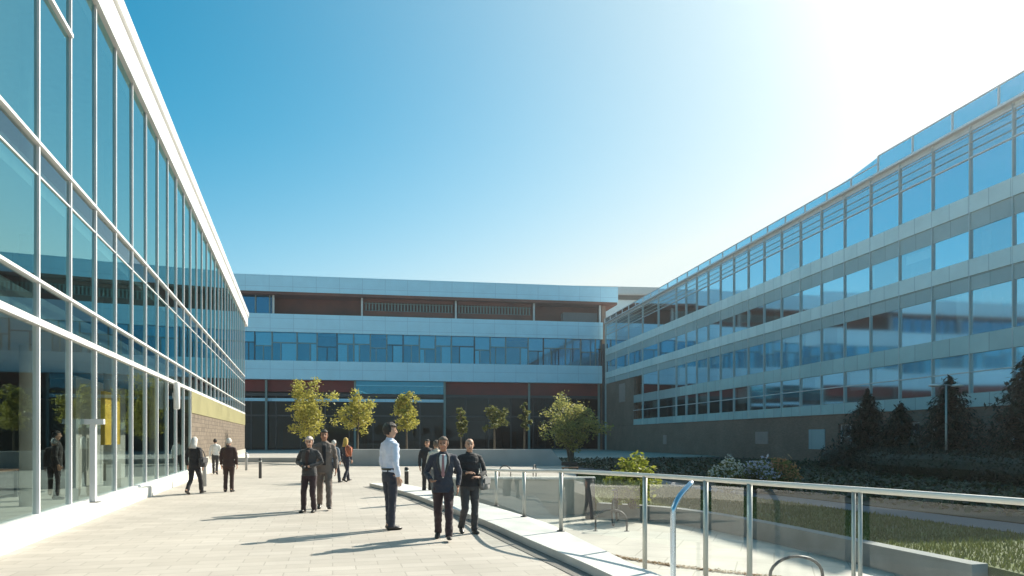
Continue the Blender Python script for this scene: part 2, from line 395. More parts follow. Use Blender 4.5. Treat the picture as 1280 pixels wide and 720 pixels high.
bm = bmesh.new()
for i in range(26000):
    y = 12 + 46 * rg.random() ** 1.3
    x0 = 11.6 + (16.2 - y) * .26 if y < 16.2 else (11.5 - (y - 16.2) * .40 if y < 23 else 8.8 - (y - 23) * .21); x0 -= .5; x = x0 + .15 + (29.3 - .161 * y - .3 - x0) * rg.random()
    z = -.06 + .30 * rg.random() * (.6 + .5 * noise.noise((x * .7, y * .7, 3.))); s = rg.uniform(.06, .14)
    u = Vector((rg.gauss(0, 1), rg.gauss(0, 1), rg.gauss(0, .6))).normalized(); v = u.cross(Vector((rg.gauss(0, .5), rg.gauss(0, .5), 1))).normalized()
    bm.faces.new([bm.verts.new(Vector((x, y, z)) + e) for e in (-u * s, v * s * .55, u * s, -v * s * .55)])
tag(link('ground_cover', bm, M['cover']), 'dark leafy ground cover between the path and the brick base', 'ground cover', kind='stuff')

# leaf litter line across the court
bm = bmesh.new(); cl = spline([(1.35, 14.6, 0), (1.7, 13.4, 0), (2.4, 12.5, 0), (3.3, 11.7, 0), (4.4, 11.0, 0), (5.9, 10.3, 0)], 20)
for p in cl:
    for k in range(26):
        x = p.x + rg.gauss(0, .06); y = p.y + rg.gauss(0, .05); s = rg.uniform(.012, .035); a = rg.uniform(0, 6.28); z = ZC + .004 + rg.random() * .02
        ux, uy = math.cos(a) * s, math.sin(a) * s; tz = rg.uniform(-.008, .012)
        bm.faces.new([bm.verts.new(q) for q in ((x - ux, y - uy, z), (x + uy * .5, y - ux * .5, z + abs(tz)), (x + ux, y + uy, z), (x - uy * .5, y + ux * .5, z + .002))])
tag(link('leaf_litter', bm, M['litter']), 'brown line of dry leaf litter across the pale court', 'leaf litter', kind='stuff')

# ------------------------------------------------------------------ walls
def curved_wall(name, pts, th, z0, z1, mat, label, cap=None):
    A = [Vector((p.x, p.y, 0)) for p in pts]; B = off(A, -th)
    o = strip(name, A, B, z0, z1, mat, 'thing'); del o['kind']
    tag(o, label, 'wall'); return o
curved_wall('low_wall', lowc, .28, -.62, -.06, M['darkconcrete'], 'low curved grey concrete wall holding back the lawn at the court edge')
bw = empty('retaining_wall', (0, BW, 0), 0, 'beige concrete wall across the back of the sunken court behind the balustrade', 'wall')
bx('wall_face', M['concrete'], bw, -2.15, 2.3, -.12, .12, -.62, .55)
bx('coping', M['kerb'], bw, -2.2, 2.34, -.16, .16, .55, .61)
# long low concrete wall in front of the far building
lw = bmesh.new()
pts = [(-9.9, 0), (3.25, 0), (2.4, 1.0), (-9.9, 1.0)]
f0 = [lw.verts.new((x, 43.9, z)) for x, z in pts]; f1 = [lw.verts.new((x, 44.9, z)) for x, z in pts]
lw.faces.new(f0); lw.faces.new(list(reversed(f1)))
for i in range(4): lw.faces.new((f0[i], f1[i], f1[(i + 1) % 4], f0[(i + 1) % 4]))
bmesh.ops.recalc_face_normals(lw, faces=lw.faces)
tag(link('planter_wall', lw, M['greyconcrete']), 'long low blue grey concrete wall with sloped end before the far building', 'wall')
bx_ = empty('step_kerb', (-23, 50, 0), 0, 'pale step along the base of the far building left of the long low wall', 'step')
bx('step', M['greyconcrete'], bx_, 0, 13.1, 0, .5, 0, .32)

# ------------------------------------------------------------------ LEFT BUILDING (x along the facade, y inward)
LB = empty('glass_building', (-4.73, 0, 0), math.atan2(.959, -.284), 'left glass curtain wall building with white roof edge in full sun', 'building')
S0, BAY, NB = 4.02, 1.91, 32
S1 = S0 + NB * BAY
NST = 15                        # from this bay on the ground floor is stone
rl = random.Random(11)
def pane(name, mat, parent, x0, x1, y, z0, z1, tilt=.004, rr=rl):
    bm = bmesh.new(); d = [rr.uniform(-tilt, tilt) for _ in range(3)]
    quad(bm, [(x0, y + d[0], z0), (x1, y + d[1], z0), (x1, y + d[1] + d[2], z1), (x0, y + d[0] + d[2], z1)])
    return link(name, bm, mat, parent)
for i in range(NB):
    a, b = S0 + i * BAY, S0 + (i + 1) * BAY
    for z0, z1 in (((.33, 3.72),) if i < NST else ()) + ((4.57, 6.45), (7.07, 11.72)):
        pane('window', M['glassLg' if z0 < 1 else 'glassL'], LB, a, b, 0, z0, z1)
for i in range(NB + 1):
    a = S0 + i * BAY
    bx('mullion', M['mullion'], LB, a - .027, a + .027, -.045, .07, .345 if i <= NST else 3.86, 11.72)
for z0, z1 in ((3.74, 3.86), (4.52, 4.575), (7.0, 7.06)):
    bx('transom', M['white'], LB, S0 - .05, S1 + .05, -.075, .05, z0, z1)
bx('transom', M['mullion'], LB, S0 + 5 * BAY, S0 + 6 * BAY, -.08, .04, 9.96, 10.04)
bx('transom', M['mullion'], LB, S0 - .05, S1 + .05, -.03, .04, 6.45, 6.48)
for z0, z1 in ((3.88, 4.50), (6.49, 6.98)):
    bm = bmesh.new()
    for i in range(NB):
        a, b = S0 + i * BAY, S0 + (i + 1) * BAY; d = rl.uniform(-.003, .003)
        quad(bm, [(a, d, z0), (b, -d, z0), (b, -d, z1), (a, d, z1)])
    link('spandrel_glass', bm, M['glassLsp'], LB)
bx('plinth', M['kerb'], LB, S0 - .2, S1 + .2, -.38, .2, -.05, .29, bevel=.015)
bx('sill', M['white'], LB, S0 - .05, S1 + .05, -.12, .06, .29, .345)
# roof: two white fascia steps with a groove, plus the slab
bx('roof_fascia', M['white'], LB, S0 - .3, S1 + 2.6, -.13, .3, 11.72, 12.52)
bx('roof_fascia', M['offwhite'], LB, S0 - .3, S1 + 2.7, -.09, .3, 12.52, 12.62)
bx('roof_fascia', M['white'], LB, S0 - .3, S1 + 3.0, -.20, .3, 12.62, 13.02)
bx('roof', M['offwhite'], LB, S0 - .3, S1 + 2.5, .3, 15.0, 12.3, 12.95)
bx('floor', M['interior'], LB, S0, S1, .2, 14.5, -.05, .10)
for z0, z1 in ((3.9, 4.48), (6.5, 6.97)):
    bx('floor_slab', M['slab'], LB, S0, S1, .35, 14.5, z0, z1)
bx('ceiling', M['interior'], LB, S0, S1, .35, 14.5, 11.75, 12.0)
bx('back_wall', M['interior'], LB, S0, S1, 9.0, 9.2, .1, 11.75)
bx('side_wall', M['offwhite'], LB, S1 - .02, S1 + .25, .12, 14.6, -.05, 12.3)
bx('side_wall', M['interior'], LB, S0 - .25, S0, .12, 14.6, -.05, 12.3)
for i in range(3, NB, 4):
    a = S0 + i * BAY + .9
    bm = bmesh.new(); loft(bm, [(a, 1.6, .1), (a, 1.6, 11.7)], [.2, .2], 16)
    link('column', bm, M['interior'], LB, True)
SS = S0 + NST * BAY + .04
bx('stone_base', M['concrete'], LB, SS, S1, -.10, .3, .345, .75)
bx('stone_wall', M['stone'], LB, SS, S1, -.04, .3, .75, 2.8)
bx('lintel', M['olive'], LB, SS, S1, -.07, .3, 2.8, 3.735)
bx('wall_panel', M['yellow'], LB, 22.6, 24.6, 1.0, 1.1, 1.5, 3.1)
bx('wall_panel', M['interior'], LB, 24.7, 31.6, 2.3, 2.45, .1, 3.7)
for k, (a, b, z0, z1) in enumerate(((15, 18.5, 4.5, 6.3), (21, 23, 4.5, 6.3), (27, 33, 4.5, 6.3), (12, 16.5, 7.0, 10.5), (19, 20.5, 7.0, 11), (24, 29, 7., 9.6), (36, 44, 7, 10))):
    bx('partition', M['blind'] if k % 2 else M['interior'], LB, a, b, 3.2 + k * .3, 3.35 + k * .3, z0, z1)

# things at / in the left building
def LBw(s, y, z): return LB_m @ Vector((s, y, z))
bpy.context.view_layer.update(); LB_m = LB.matrix_world.copy()
p = LBw(16.55, -.17, .29)
t_ = empty('sign_post', p, R(8), 'white T topped post standing on the plinth before the left glass wall', 'sign post')
bx('post', M['white'], t_, -.06, .06, -.03, .03, .012, 1.72, bevel=.006)
bx('top_board', M['white'], t_, -.24, .24, -.045, .045, 1.72, 1.84, bevel=.008)
bx('foot', M['black'], t_, -.13, .13, -.09, .09, 0, .012)
p = LBw(27.3, -.27, 2.75)
t_ = empty('wall_lamp', p, LB.rotation_euler.z, 'white upright tube lamp fixed to a mullion of the left glass wall', 'lamp')
bm = bmesh.new(); loft(bm, [(0, 0, 0), (0, 0, .04), (0, 0, .95), (0, 0, 1.0)], [.08, .11, .11, .07], 14); link('lamp_shade', bm, M['shirtW'], t_, True)
bx('bracket', M['steel'], t_, -.02, .02, .10, .15, .4, .6)
for nm, s, y, lab in (('desk', 15.2, 2.4, 'dark reception desk inside the left building near the steel arch'), ('desk', 20.4, 3.2, 'dark long desk inside the left building behind the white post')):
    p = LBw(s, y, .1)
    d = empty(nm, p, LB.rotation_euler.z, lab, 'desk')
    bx('desk_top', M['wood'], d, -1.0, 1.0, -.4, .4, .72, .77, bevel=.008)
    bx('side_panel', M['black'], d, -.96, -.90, -.37, .37, 0, .72); bx('side_panel', M['black'], d, .90, .96, -.37, .37, 0, .72)
    bx('front_panel', M['darkgrey'], d, -.90, .90, -.30, -.26, .1, .72)
p = LBw(13.3, 1.3, .1)
ar = empty('steel_arch', p, LB.rotation_euler.z, 'tall silver tube arch standing inside the first left windows', 'arch')
tube('tube_frame', M['white'], ar, spline([(-.6, 0, 0), (-.6, 0, 1.0), (-.6, 0, 2.35), (-.45, 0, 2.55), (-.1, 0, 2.58), (.3, 0, 2.58), (.5, 0, 2.5), (.6, 0, 2.3), (.6, 0, 1.0), (.6, 0, 0)], 6), .04)
bx('base_plate', M['steel'], ar, -.72, -.48, -.1, .1, 0, .012); bx('base_plate', M['steel'], ar, .48, .72, -.1, .1, 0, .012)

# ------------------------------------------------------------------ RIGHT BUILDING (x along the facade away from the camera, y outward)
RB = empty('office_building', (29.67, 0, 0), math.atan2(.987, -.159), 'right long glass office block over a dark brick base, in shade', 'building')
T0, T1, TB = 29.735, 103.0, 91.0     # start, end of upper floors, end of brick base bays
edges = [T0 + i * 2.635 for i in range(19)]
while edges[-1] + 5.27 < T1: edges.append(edges[-1] + 5.27)
edges.append(T1)
rr_ = random.Random(5)
for a, b in zip(edges, edges[1:]):
    lower = b <= TB + 1
    rows = [(10.92, 12.40, M['glassR']), (14.22, 16.13, M['glassR'])] + ([(4.02, 6.03, M['glassR']), (7.02, 9.28, M['glassR'])] if lower else [])
    for z0, z1, mt in rows:
        wd = pane('window', M['glassRd'] if rr_.random() < (.65 if z1 < 10 else .3) else mt, RB, a, b, 0, z0, z1, .011, rr_)
        if rr_.random() < .6:
            h = rr_.uniform(.25, .8) * (z1 - z0)
            bx('blind', M['blind'], wd, a + .12, b - .12 if rr_.random() < .6 else (a + b) / 2, -.32, -.30, z1 - h, z1 - .05)
for i, a in enumerate(edges):
    bx('mullion', M['mullionR'], RB, a - .022, a + .022, -.06, .11, 3.3 if a < TB + 1 else 9.3, 17.95)
for z0, z1, y, e, mt in ((3.3, 4.0, .05, TB, 'tealspandrel'), (6.05, 7.0, .08, TB - 15, 'tealspandrel'), (9.3, 10.05, .02, T1, 'greyspandrel'), (10.06, 10.9, .10, T1, 'frosted'),
                      (12.42, 13.3, .02, T1, 'greyspandrel'), (13.31, 14.2, .10, T1, 'frosted')):
    bx('spandrel', M[mt], RB, T0, e, -.12, y, z0, z1)
bx('spandrel', M['greyspandrel'], RB, TB - 14.98, TB, -.12, .02, 6.05, 7.0)
bm = bmesh.new()
box(bm, T0, T1, -.45, -.40, 16.18, 17.3)
for k in range(6):
    z = 16.28 + k * .21; box(bm, T0, T1, -.22, -.02 + .02 * (k % 2), z, z + .075)
link('louvre_band', bm, M['louvre'], RB)
pane('clerestory_glass', M['glassRd'], RB, T0, T1, .0, 16.18, 17.52, .0, rr_)
for z in (16.15, 17.55, 5.1):
    bx('transom', M['mullion'], RB, T0, T1 if z > 9 else TB, -.03, .07, z - .03, z + .03)
for z in (3.65, 6.5, 9.65, 12.85, 17.6):
    bx('floor_slab', M['slab'], RB, T0, T1 if z > 8 else TB, -16, -.15, z - .3, z + .3)
bx('roof', M['offwhite'], RB, T0, T1, -16, .0, 17.62, 17.95)
bx('roof_edge', M['mullion'], RB, T0 - .1, T1 + .1, -.05, .30, 17.80, 17.92)
bx('back_wall', M['interior'], RB, T0, T1, -6.2, -6.0, 3.4, 17.4)
bx('end_wall', M['greyspandrel'], RB, T0 - .3, T0 - .01, -16, .1, -.1, 17.9)
bx('end_wall', M['greyspandrel'], RB, T1 + .01, T1 + .3, -16, .1, -.1, 17.9)
for k in range(16):
    a = 30 + k * 4.5; st = rr_.choice(((3.95, 6.2), (6.8, 9.35), (9.95, 12.55), (13.15, 16.8)))
    bx('partition', M['interior'] if k % 3 else M['brownwall'], RB, a, a + rr_.uniform(1.2, 3.6), -3.0 - .1 * k % 2, -2.9 - .1 * k % 2, *st)
for k in range(9):
    a = edges[1 + 2 * k] + .3
    for z0, z1 in ((4.0, 6.2), (7.0, 9.3), (10.0, 12.5), (13.2, 17.3)):
        pass
    bm = bmesh.new(); loft(bm, [(a, -1.2, 3.95), (a, -1.2, 17.3)], [.22, .22], 12); link('column', bm, M['interior'], RB, True)
# glass parapet: a low run and a taller screen
for x0, x1, z1 in ((T0, 44.6, 18.9), (44.6, T1, 18.45)):
    bm = bmesh.new(); n = int((x1 - x0) / 2.6)
    for i in range(n):
        a = x0 + (x1 - x0) * i / n; b = x0 + (x1 - x0) * (i + 1) / n
        quad(bm, [(a + .02, .2, 17.92), (b - .02, .2, 17.92), (b - .02, .2, z1 + (.12 if x0 > 40 and i == 0 else 0)), (a + .02, .2, z1 + (.42 if x0 > 40 and i == 0 else .12 if x0 > 40 and i == 1 else 0))])
    link('parapet_glass', bm, M['glassRp'], RB)
    bx('parapet_rail', M['mullion'], RB, x0, x1, .16, .24, z1, z1 + .05)
    for i in range(0, n + 1, 1):
        a = x0 + (x1 - x0) * i / n
        bx('parapet_post', M['mullion'], RB, a - .025 + (.06 if i == 0 else 0), a + .025, .14, .26, 17.92, z1)
# brick base with window openings
ops = [(33.6, 35.4), (38.6, 40.6), (41.4, 42.8), (47.0, 49.0)]
bm = bmesh.new(); c = T0
for a, b in ops:
    box(bm, c, a, -.5, -.05, -.3, 3.28); box(bm, a, b, -.5, -.05, -.3, 1.0); box(bm, a, b, -.5, -.05, 2.6, 3.28); c = b
box(bm, c, T1, -.5, -.05, -.3, 3.28); box(bm, TB + .05, T1, -.5, -.05, 3.3, 9.28)
link('brick_base', bm, M['brick'], RB)
for a, b in ops:
    wd = pane('window', M['glassD'], RB, a, b, -.30, 1.0, 2.6, .0)
    bm = bmesh.new()
    for x0, x1, z0, z1 in ((a, b, 1.0, 1.06), (a, b, 2.54, 2.6), (a, a + .06, 1.06, 2.54), (b - .06, b, 1.06, 2.54), ((a + b) / 2 - .03, (a + b) / 2 + .03, 1.06, 2.54), (a + .06, (a + b) / 2 - .03, 1.75, 1.8), ((a + b) / 2 + .03, b - .06, 1.75, 1.8)):
        box(bm, x0, x1, -.36, -.24, z0, z1)
    link('frame', bm, M['mullion'], wd)
    bx('blind', M['blind'], wd, a + .1, b - .1, -.5, -.46, 1.9 if rr_.random() < .6 else 1.3, 2.5)
bx('wall_panel', M['pink'], RB, 94.5, 97.0, -.05, .02, 6.4, 8.8)
bx('wall_panel', M['pink'], RB, 58.2, 60.2, -.05, .02, 1.2, 2.2)
bx('wall_panel', M['pink'], RB, 80.0, 81.0, -.05, .02, 1.0, 2.0)
bx('wall_panel', M['greyspandrel'], RB, 50.5, 52.4, -.05, .02, .9, 2.3)
bx('corner_post', M['darkframe'], RB, T1 + .3, T1 + .8, -.3, .35, -.1, 15.0)

# ------------------------------------------------------------------ FAR BUILDING (x along the facade to the right, y inward)
CB = empty('far_building', (-35, 95, 0), R(9.5), 'far four storey building with blue grey bands facing the plaza', 'building')
C0, C1 = -22, 48.6
bx('roof_band', M['bandpanel'], CB, C0, C1 + 2.0, -1.0, 12, 20.95, 23.1)
bx('roof_soffit', M['brownwall'], CB, C0, C1 + 1.9, -.9, 12, 20.6, 20.95)
bx('cladding_band', M['bandpanel'], CB, C0, C1, -.25, 12, 15.75, 18.15)
bx('cladding_band', M['bandpanel'], CB, C0, C1 - .1, -.25, 12, 9.45, 11.95)
# top loggia
bx('loggia_wall', M['brownwall'], CB, C0, C1 + .6, 2.2, 2.5, 18.15, 20.6)
for x in (-8, 3.4, 14.9, 27.6, 38.6, 48.2):
    bx('loggia_post', M['offwhite'], CB, x - .12, x + .12, -.2, .1, 18.15, 20.6)
for a, b in ((15.2, 27.3), (27.9, 38.3)):
    bx('loggia_beam', M['brownwall'], CB, a, b, .2, .4, 20.15, 20.6)
    bx('loggia_beam', M['brownwall'], CB, a, b, .2, .4, 18.15, 18.95)
    bm = bmesh.new()
    n = int((b - a) / .42)
    for i in range(n):
        x = a + (b - a) * (i + .5) / n; box(bm, x - .09, x + .09, .55, .75, 18.95, 20.15)
    box(bm, a, b, .6, .7, 19.0, 19.08); box(bm, a, b, .6, .7, 20.0, 20.08)
    link('louvre_screen', bm, M['slat'], CB)
pane('window', M['glassC'], CB, C0, 3.1, .3, 18.15, 20.6, 0)
for i in range(7):
    bx('mullion', M['slat'], CB, -8 + i * 1.8, -7.85 + i * 1.8, .1, .35, 18.15, 20.6)
bx('vent_box', M['greyc'], CB, 43.0, 48.0, .6, 2.1, 18.15, 19.6)
# middle window row
rc = random.Random(21)
x = C0; k = 0
while x < C1 - .5:
    wdt = rc.choice((2.2, 2.6, 3.2, 2.2)); b = min(C1 - .15, x + wdt)
    if b - x < .6: break
    wd = pane('window', M['glassC'], CB, x, b, .1, 11.95, 15.75, .004, rc)
    bm = bmesh.new(); fz = 14.35 if k % 3 else 13.9
    box(bm, b - .07, b + .07, -.02, .18, 11.95, 15.75); box(bm, x + .07, b - .07, .0, .16, fz - .05, fz + .05)
    mid = x + (b - x) * rc.choice((.35, .5, .65)); box(bm, mid - .05, mid + .05, .0, .16, 11.95, fz - .05)
    link('frame', bm, M['darkframe'] if k % 4 == 0 else M['slat'], wd)
    if rc.random() < .8: bx('blind', M['blind'], wd, x + .12, b - .12, .22, .25, fz + .1, 15.65)
    if rc.random() < .5:
        lo = rc.random() < .5
        bx('blind', M['blind'], wd, (x if lo else mid) + .12, (mid if lo else b) - .12, .22, .25, 12.0, fz - .1)
    x = b; k += 1
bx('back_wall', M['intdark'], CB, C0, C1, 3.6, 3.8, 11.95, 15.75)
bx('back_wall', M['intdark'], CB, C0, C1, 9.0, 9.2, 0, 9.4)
# red strip, clear glazing and dark shopfront
bx('red_wall', M['redsoffit'], CB, C0, 13.9, 1.0, 1.2, 7.9, 9.45)
bx('red_wall', M['redsoffit'], CB, 26.2, C1 - .2, 1.0, 1.2, 7.7, 9.45)
bx('fascia_beam', M['darkframe'], CB, C0, C1 - .2, .9, 1.3, 7.3, 7.7)
pane('window', M['glassC'], CB, 14.0, 26.0, .6, 7.7, 9.45, 0)
for x in (-5, 2.4, 13.95, 26.1, 38.0, 48.2):
    bx('column', M['slat'], CB, x - .14, x + .14, .3, .58, 0, 9.45)
n = 22
for i in range(n):
    a = C0 + (C1 - .3 - C0) * i / n; b = C0 + (C1 - .3 - C0) * (i + 1) / n
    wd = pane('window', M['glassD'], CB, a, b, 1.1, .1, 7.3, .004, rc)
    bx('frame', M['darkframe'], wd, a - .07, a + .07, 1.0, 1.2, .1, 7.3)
bx('transom', M['darkframe'], CB, C0, C1 - .3, .97, 1.23, 4.6, 4.8)
bx('transom', M['bandpanel'], CB, C0, 26, .85, .97, 6.6, 7.0)
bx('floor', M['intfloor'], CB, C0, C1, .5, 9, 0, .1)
bx('side_wall', M['brick'], CB, C1 - .1, C1 + .5, .0, 12, 0, 20.6)
bx('roof', M['offwhite'], CB, C0, C1, 1, 12, 22.2, 22.9)
for k in range(12):
    a = C0 + 5 + k * 5.2
    bx('partition', M['interior'] if k % 2 else M['brownwall'], CB, a, a + rc.uniform(1, 3), 5.5, 5.7, .1, rc.uniform(2.5, 4.5))
# rooftop penthouse on a further block
PH = empty('penthouse_block', (13.5, 116, 0), R(6), 'warm grey rooftop block with overhanging flat roof, behind the right building', 'building')
bx('wall', M['white'], PH, 0, 9.5, 0, 8, 0, 24.0)
bx('roof', M['penthouse'], PH, -3.5, 10.5, -.8, 8.5, 24.7, 26.0, bevel=.15)
bx('cornice', M['taupe'], PH, .2, 9.9, -.3, 8.2, 24.0, 24.7)

# ------------------------------------------------------------------ vegetation
def leaf_cloud(bm, rng, centres, per, spread, size, flat=.6):
    for c, sp in centres:
        for k in range(per):
            p = Vector((c[0] + rng.gauss(0, sp * spread), c[1] + rng.gauss(0, sp * spread), c[2] + rng.gauss(0, sp * spread * .8)))
            s = size * rng.uniform(.6, 1.3)
            u = Vector((rng.gauss(0, 1), rng.gauss(0, 1), rng.gauss(0, flat))).normalized()
            v = u.cross(Vector((rng.gauss(0, 1), rng.gauss(0, 1), rng.gauss(0, 1)))).normalized()
            bm.faces.new([bm.verts.new(p + q) for q in (-u * s, v * s * .45, u * s, -v * s * .45)])

def tree(name, loc, h, cr, ch, seed, leaf, label, group, stems=1, per=60, nclump=38, size=.10, trunk_r=.07):
    rng = random.Random(seed)
    T = empty(name, loc, 0, label, 'tree', group)
    bt = bmesh.new(); cz = h - ch / 2
    tips = []
    for s in range(stems):
        bx0, by0 = (rng.uniform(-.15, .15), rng.uniform(-.15, .15)) if stems > 1 else (0, 0)
        tx, ty = (rng.uniform(-.5, .5) * cr * .6, rng.uniform(-.5, .5) * cr * .6) if stems > 1 else (rng.uniform(-.08, .08), rng.uniform(-.08, .08))
        path = spline([(bx0, by0, -.05), (bx0 + tx * .3 + rng.uniform(-.03, .03), by0 + ty * .3, (h - ch) * .6), (tx * .7, ty * .7, h - ch * .8), (tx, ty, h - ch * .25)], 5)
        rs = [trunk_r * (1.15 - .85 * i / (len(path) - 1)) for i in range(len(path))]
        loft(bt, path, rs, 8)
        for b in range(9 if stems == 1 else 5):
            i = rng.randint(len(path) // 2, len(path) - 2); p = path[i]; a = rng.uniform(0, 6.28); el = rng.uniform(.2, 1.1); L = cr * rng.uniform(.5, .95)
            d = Vector((math.cos(a) * math.cos(el), math.sin(a) * math.cos(el), math.sin(el)))
            q = p + d * L + Vector((0, 0, -.05)); mid = p + d * L * .5 + Vector((0, 0, .12 * L))
            loft(bt, [p, mid, q], [rs[i] * .55, rs[i] * .3, .008], 6); tips.append(q)
    tr = link('trunk', bt, M['bark'], T, True)
    cen = []
    for k in range(nclump):
        while True:
            d = Vector((rng.uniform(-1, 1), rng.uniform(-1, 1), rng.uniform(-1, 1)))
            if .25 < d.length < 1: break
        lump = .8 + 1.0 * noise.noise(d * 1.7 + Vector((seed, 0, 0)))
        cen.append(((d.x * cr * lump, d.y * cr * lump, cz + d.z * ch / 2 * (.8 + .35 * lump)), cr * .21))
    cen += [(tuple(q), cr * .22) for q in tips]
    bc = bmesh.new(); leaf_cloud(bc, rng, cen, per, .55, size)
    link('crown', bc, leaf, T)
    return T
G = 'young trees along the far building'
tree('young_tree', (-14.1, 50, 0), 5.75, 1.65, 3.8, 1, M['leafY'], 'tallest yellow green tree, behind the pair of men at left centre', G, size=.10, nclump=62, per=60)
tree('young_tree', (-10.5, 49, 0), 4.5, 1.35, 2.2, 2, M['leafY'], 'flat topped yellow green tree between the tallest one and the white shirted person', G)
tree('young_tree', (-7.15, 49, 0), 4.7, 1.12, 2.5, 3, M['leafY'], 'rounded yellow green tree just right of the white shirted person', G)
tree('young_tree', (-3.45, 49, 0), 3.9, .5, 1.9, 4, M['leafP'], 'narrow olive tree behind the bald man in black', G, nclump=22, size=.1)
tree('young_tree', (-1.25, 50, 0), 3.9, .95, 1.6, 5, M['leafP'], 'sparse olive tree with an open flat crown before dark glass', G, nclump=26, size=.1)
tree('young_tree', (.85, 51, 0), 4.2, .45, 1.8, 6, M['leafP'], 'thinnest olive tree, a slim wisp left of the wide many stemmed tree', G, nclump=16, size=.1)
tree('multi_stem_tree', (3.75, 46.6, 0), 4.2, 1.75, 3.0, 7, M['leafO'], 'wide multi stemmed olive yellow tree at the sloped end of the low wall', G, stems=5, nclump=62, size=.10, trunk_r=.06, per=60)

def shrub(name, loc, h, r, seed, leaf, label, cat='shrub', group=None, flowers=None, per=40, n=34, size=.07):
    rng = random.Random(seed); T = empty(name, loc, 0, label, cat, group)
    bs = bmesh.new(); cen = []
    for k in range(n):
        a = rng.uniform(0, 6.28); q = rng.random() ** .5; top = Vector((math.cos(a) * r * q, math.sin(a) * r * q, h * (1 - .45 * q * q) * rng.uniform(.6, 1.02)))
        mid = Vector((top.x * .5, top.y * .5, top.z * .55)); loft(bs, [(top.x * .1, top.y * .1, -.03), mid, top], [.012, .009, .004], 5)
        cen += [(tuple(top), r * .22), (tuple(mid), r * .3)]
    link('stem', bs, M['bark'], T)
    bc = bmesh.new(); leaf_cloud(bc, rng, cen, per, .7, size); link('foliage', bc, leaf, T)
    if flowers:
        bf = bmesh.new(); leaf_cloud(bf, rng, [((c[0], c[1], c[2] + .05), s) for c, s in cen[::2]], 14, .8, .065); link('blossom', bf, flowers, T)
    return T
shrub('shrub', (3.15, 18.75, -.10), 1.32, .62, 31, M['leafS'], 'bright yellow green shrub above the low wall beside the parked bicycle', per=44, n=40)
GF = 'flowering shrubs on the lawn'
shrub('flowering_shrub', (7.05, 23.6, -.10), 1.05, .55, 32, M['leafP'], 'white flowering shrub, leftmost of three beyond the balustrade', group=GF, flowers=M['petalW'], per=18)
shrub('flowering_shrub', (8.05, 23.4, -.10), 1.02, .55, 33, M['leafP'], 'lilac white flowering shrub between the white and orange ones', group=GF, flowers=M['petalL'], per=18)
shrub('flowering_shrub', (8.85, 23.6, -.08), 1.12, .55, 34, M['leafP'], 'orange flowering shrub, rightmost of three beyond the balustrade', group=GF, flowers=M['petalO'], per=18)

def conifer(loc, h, r, seed, label):
    rng = random.Random(seed); T = empty('conifer', loc, 0, label, 'tree', 'dark conifers before the brick base')
    bt = bmesh.new(); loft(bt, [(0, 0, -.05), (.03, 0, h * .5), (0, .02, h * .97)], [.13, .08, .015], 8)
    bc = bmesh.new()
    nb = int(h * 34)
    for k in range(nb):
        f = (k + rng.random()) / nb; z = .25 + f * (h - .3); L = r * (1 - f) ** .75 * rng.uniform(.65, 1.12) + .06; a = k * 2.4 + rng.uniform(-.4, .4)
        d = Vector((math.cos(a), math.sin(a), 0)); tip = d * L + Vector((0, 0, z - .22 * L)); 
        loft(bt, [(0, 0, z), d * L * .5 + Vector((0, 0, z - .03 * L)), tip], [.022, .014, .004], 4)
        m = max(10, int(L * 60))
        for j in range(m):
            q = (j + rng.random()) / m; p = Vector((0, 0, z)).lerp(tip, q) + Vector((rng.gauss(0, .10 * L + .02), rng.gauss(0, .10 * L + .02), rng.gauss(0, .07)))
            s = rng.uniform(.09, .19); u = (d + Vector((rng.gauss(0, .6), rng.gauss(0, .6), rng.gauss(-.2, .5)))).normalized(); v = u.cross(Vector((0, 0, 1))).normalized()
            bc.faces.new([bc.verts.new(p + e) for e in (-u * s, v * s * .35, u * s, -v * s * .35)])
    link('trunk', bt, M['bark'], T, True); link('crown', bc, M['needle'], T)
    return T
conifer((20.0, 40.5, -.06), 4.4, 2.5, 41, 'leftmost dark conifer of the row before the brick base')
conifer((20.9, 34.4, -.06), 4.7, 2.5, 42, 'dark conifer directly behind the lamp post with white heads')
conifer((21.3, 29.6, -.06), 5.4, 2.7, 43, 'tallest dark conifer at the right edge, nearest the plaza')
conifer((20.2, 37.4, -.06), 3.6, 2.1, 44, 'shortest dark conifer, between two taller ones')
# clipped hedge at the foot of the conifers
hd = empty('hedge', (0, 0, 0), 0, 'dark clipped hedge along the foot of the conifers', 'hedge')
bm = bmesh.new(); rg = random.Random(9); core = bmesh.new()
A = Vector((18.9, 43, 0)); B = Vector((17.6, 17.5, 0))
cpts = [A.lerp(B, i / 14) + Vector((.5 * math.sin(i * .9), 0, 0)) for i in range(15)]
loft(core, [(p.x, p.y, .45) for p in cpts], [(.55, .55 + .06 * math.sin(i * 2.1)) for i in range(15)], 10, ref=(1, 0, 0)); link('branches', core, M['hedge'], hd)
for p, q in zip(cpts, cpts[1:]):
    for k in range(950):
        c = p.lerp(q, rg.random()); a = rg.uniform(0, 6.28); rad = rg.uniform(.6, .86) + .12 * noise.noise((c.y * 1.3, a, 0))
        pos = Vector((c.x + math.cos(a) * rad, c.y, .45 + math.sin(a) * rad * .95)); s = rg.uniform(.04, .08)
        u = Vector((rg.gauss(0, 1), rg.gauss(0, 1), rg.gauss(0, 1))).normalized(); v = u.cross(Vector((rg.gauss(0, 1), rg.gauss(0, 1), 1))).normalized()
        bm.faces.new([bm.verts.new(pos + e) for e in (-u * s, v * s * .5, u * s, -v * s * .5)])
link('foliage', bm, M['hedge'], hd)

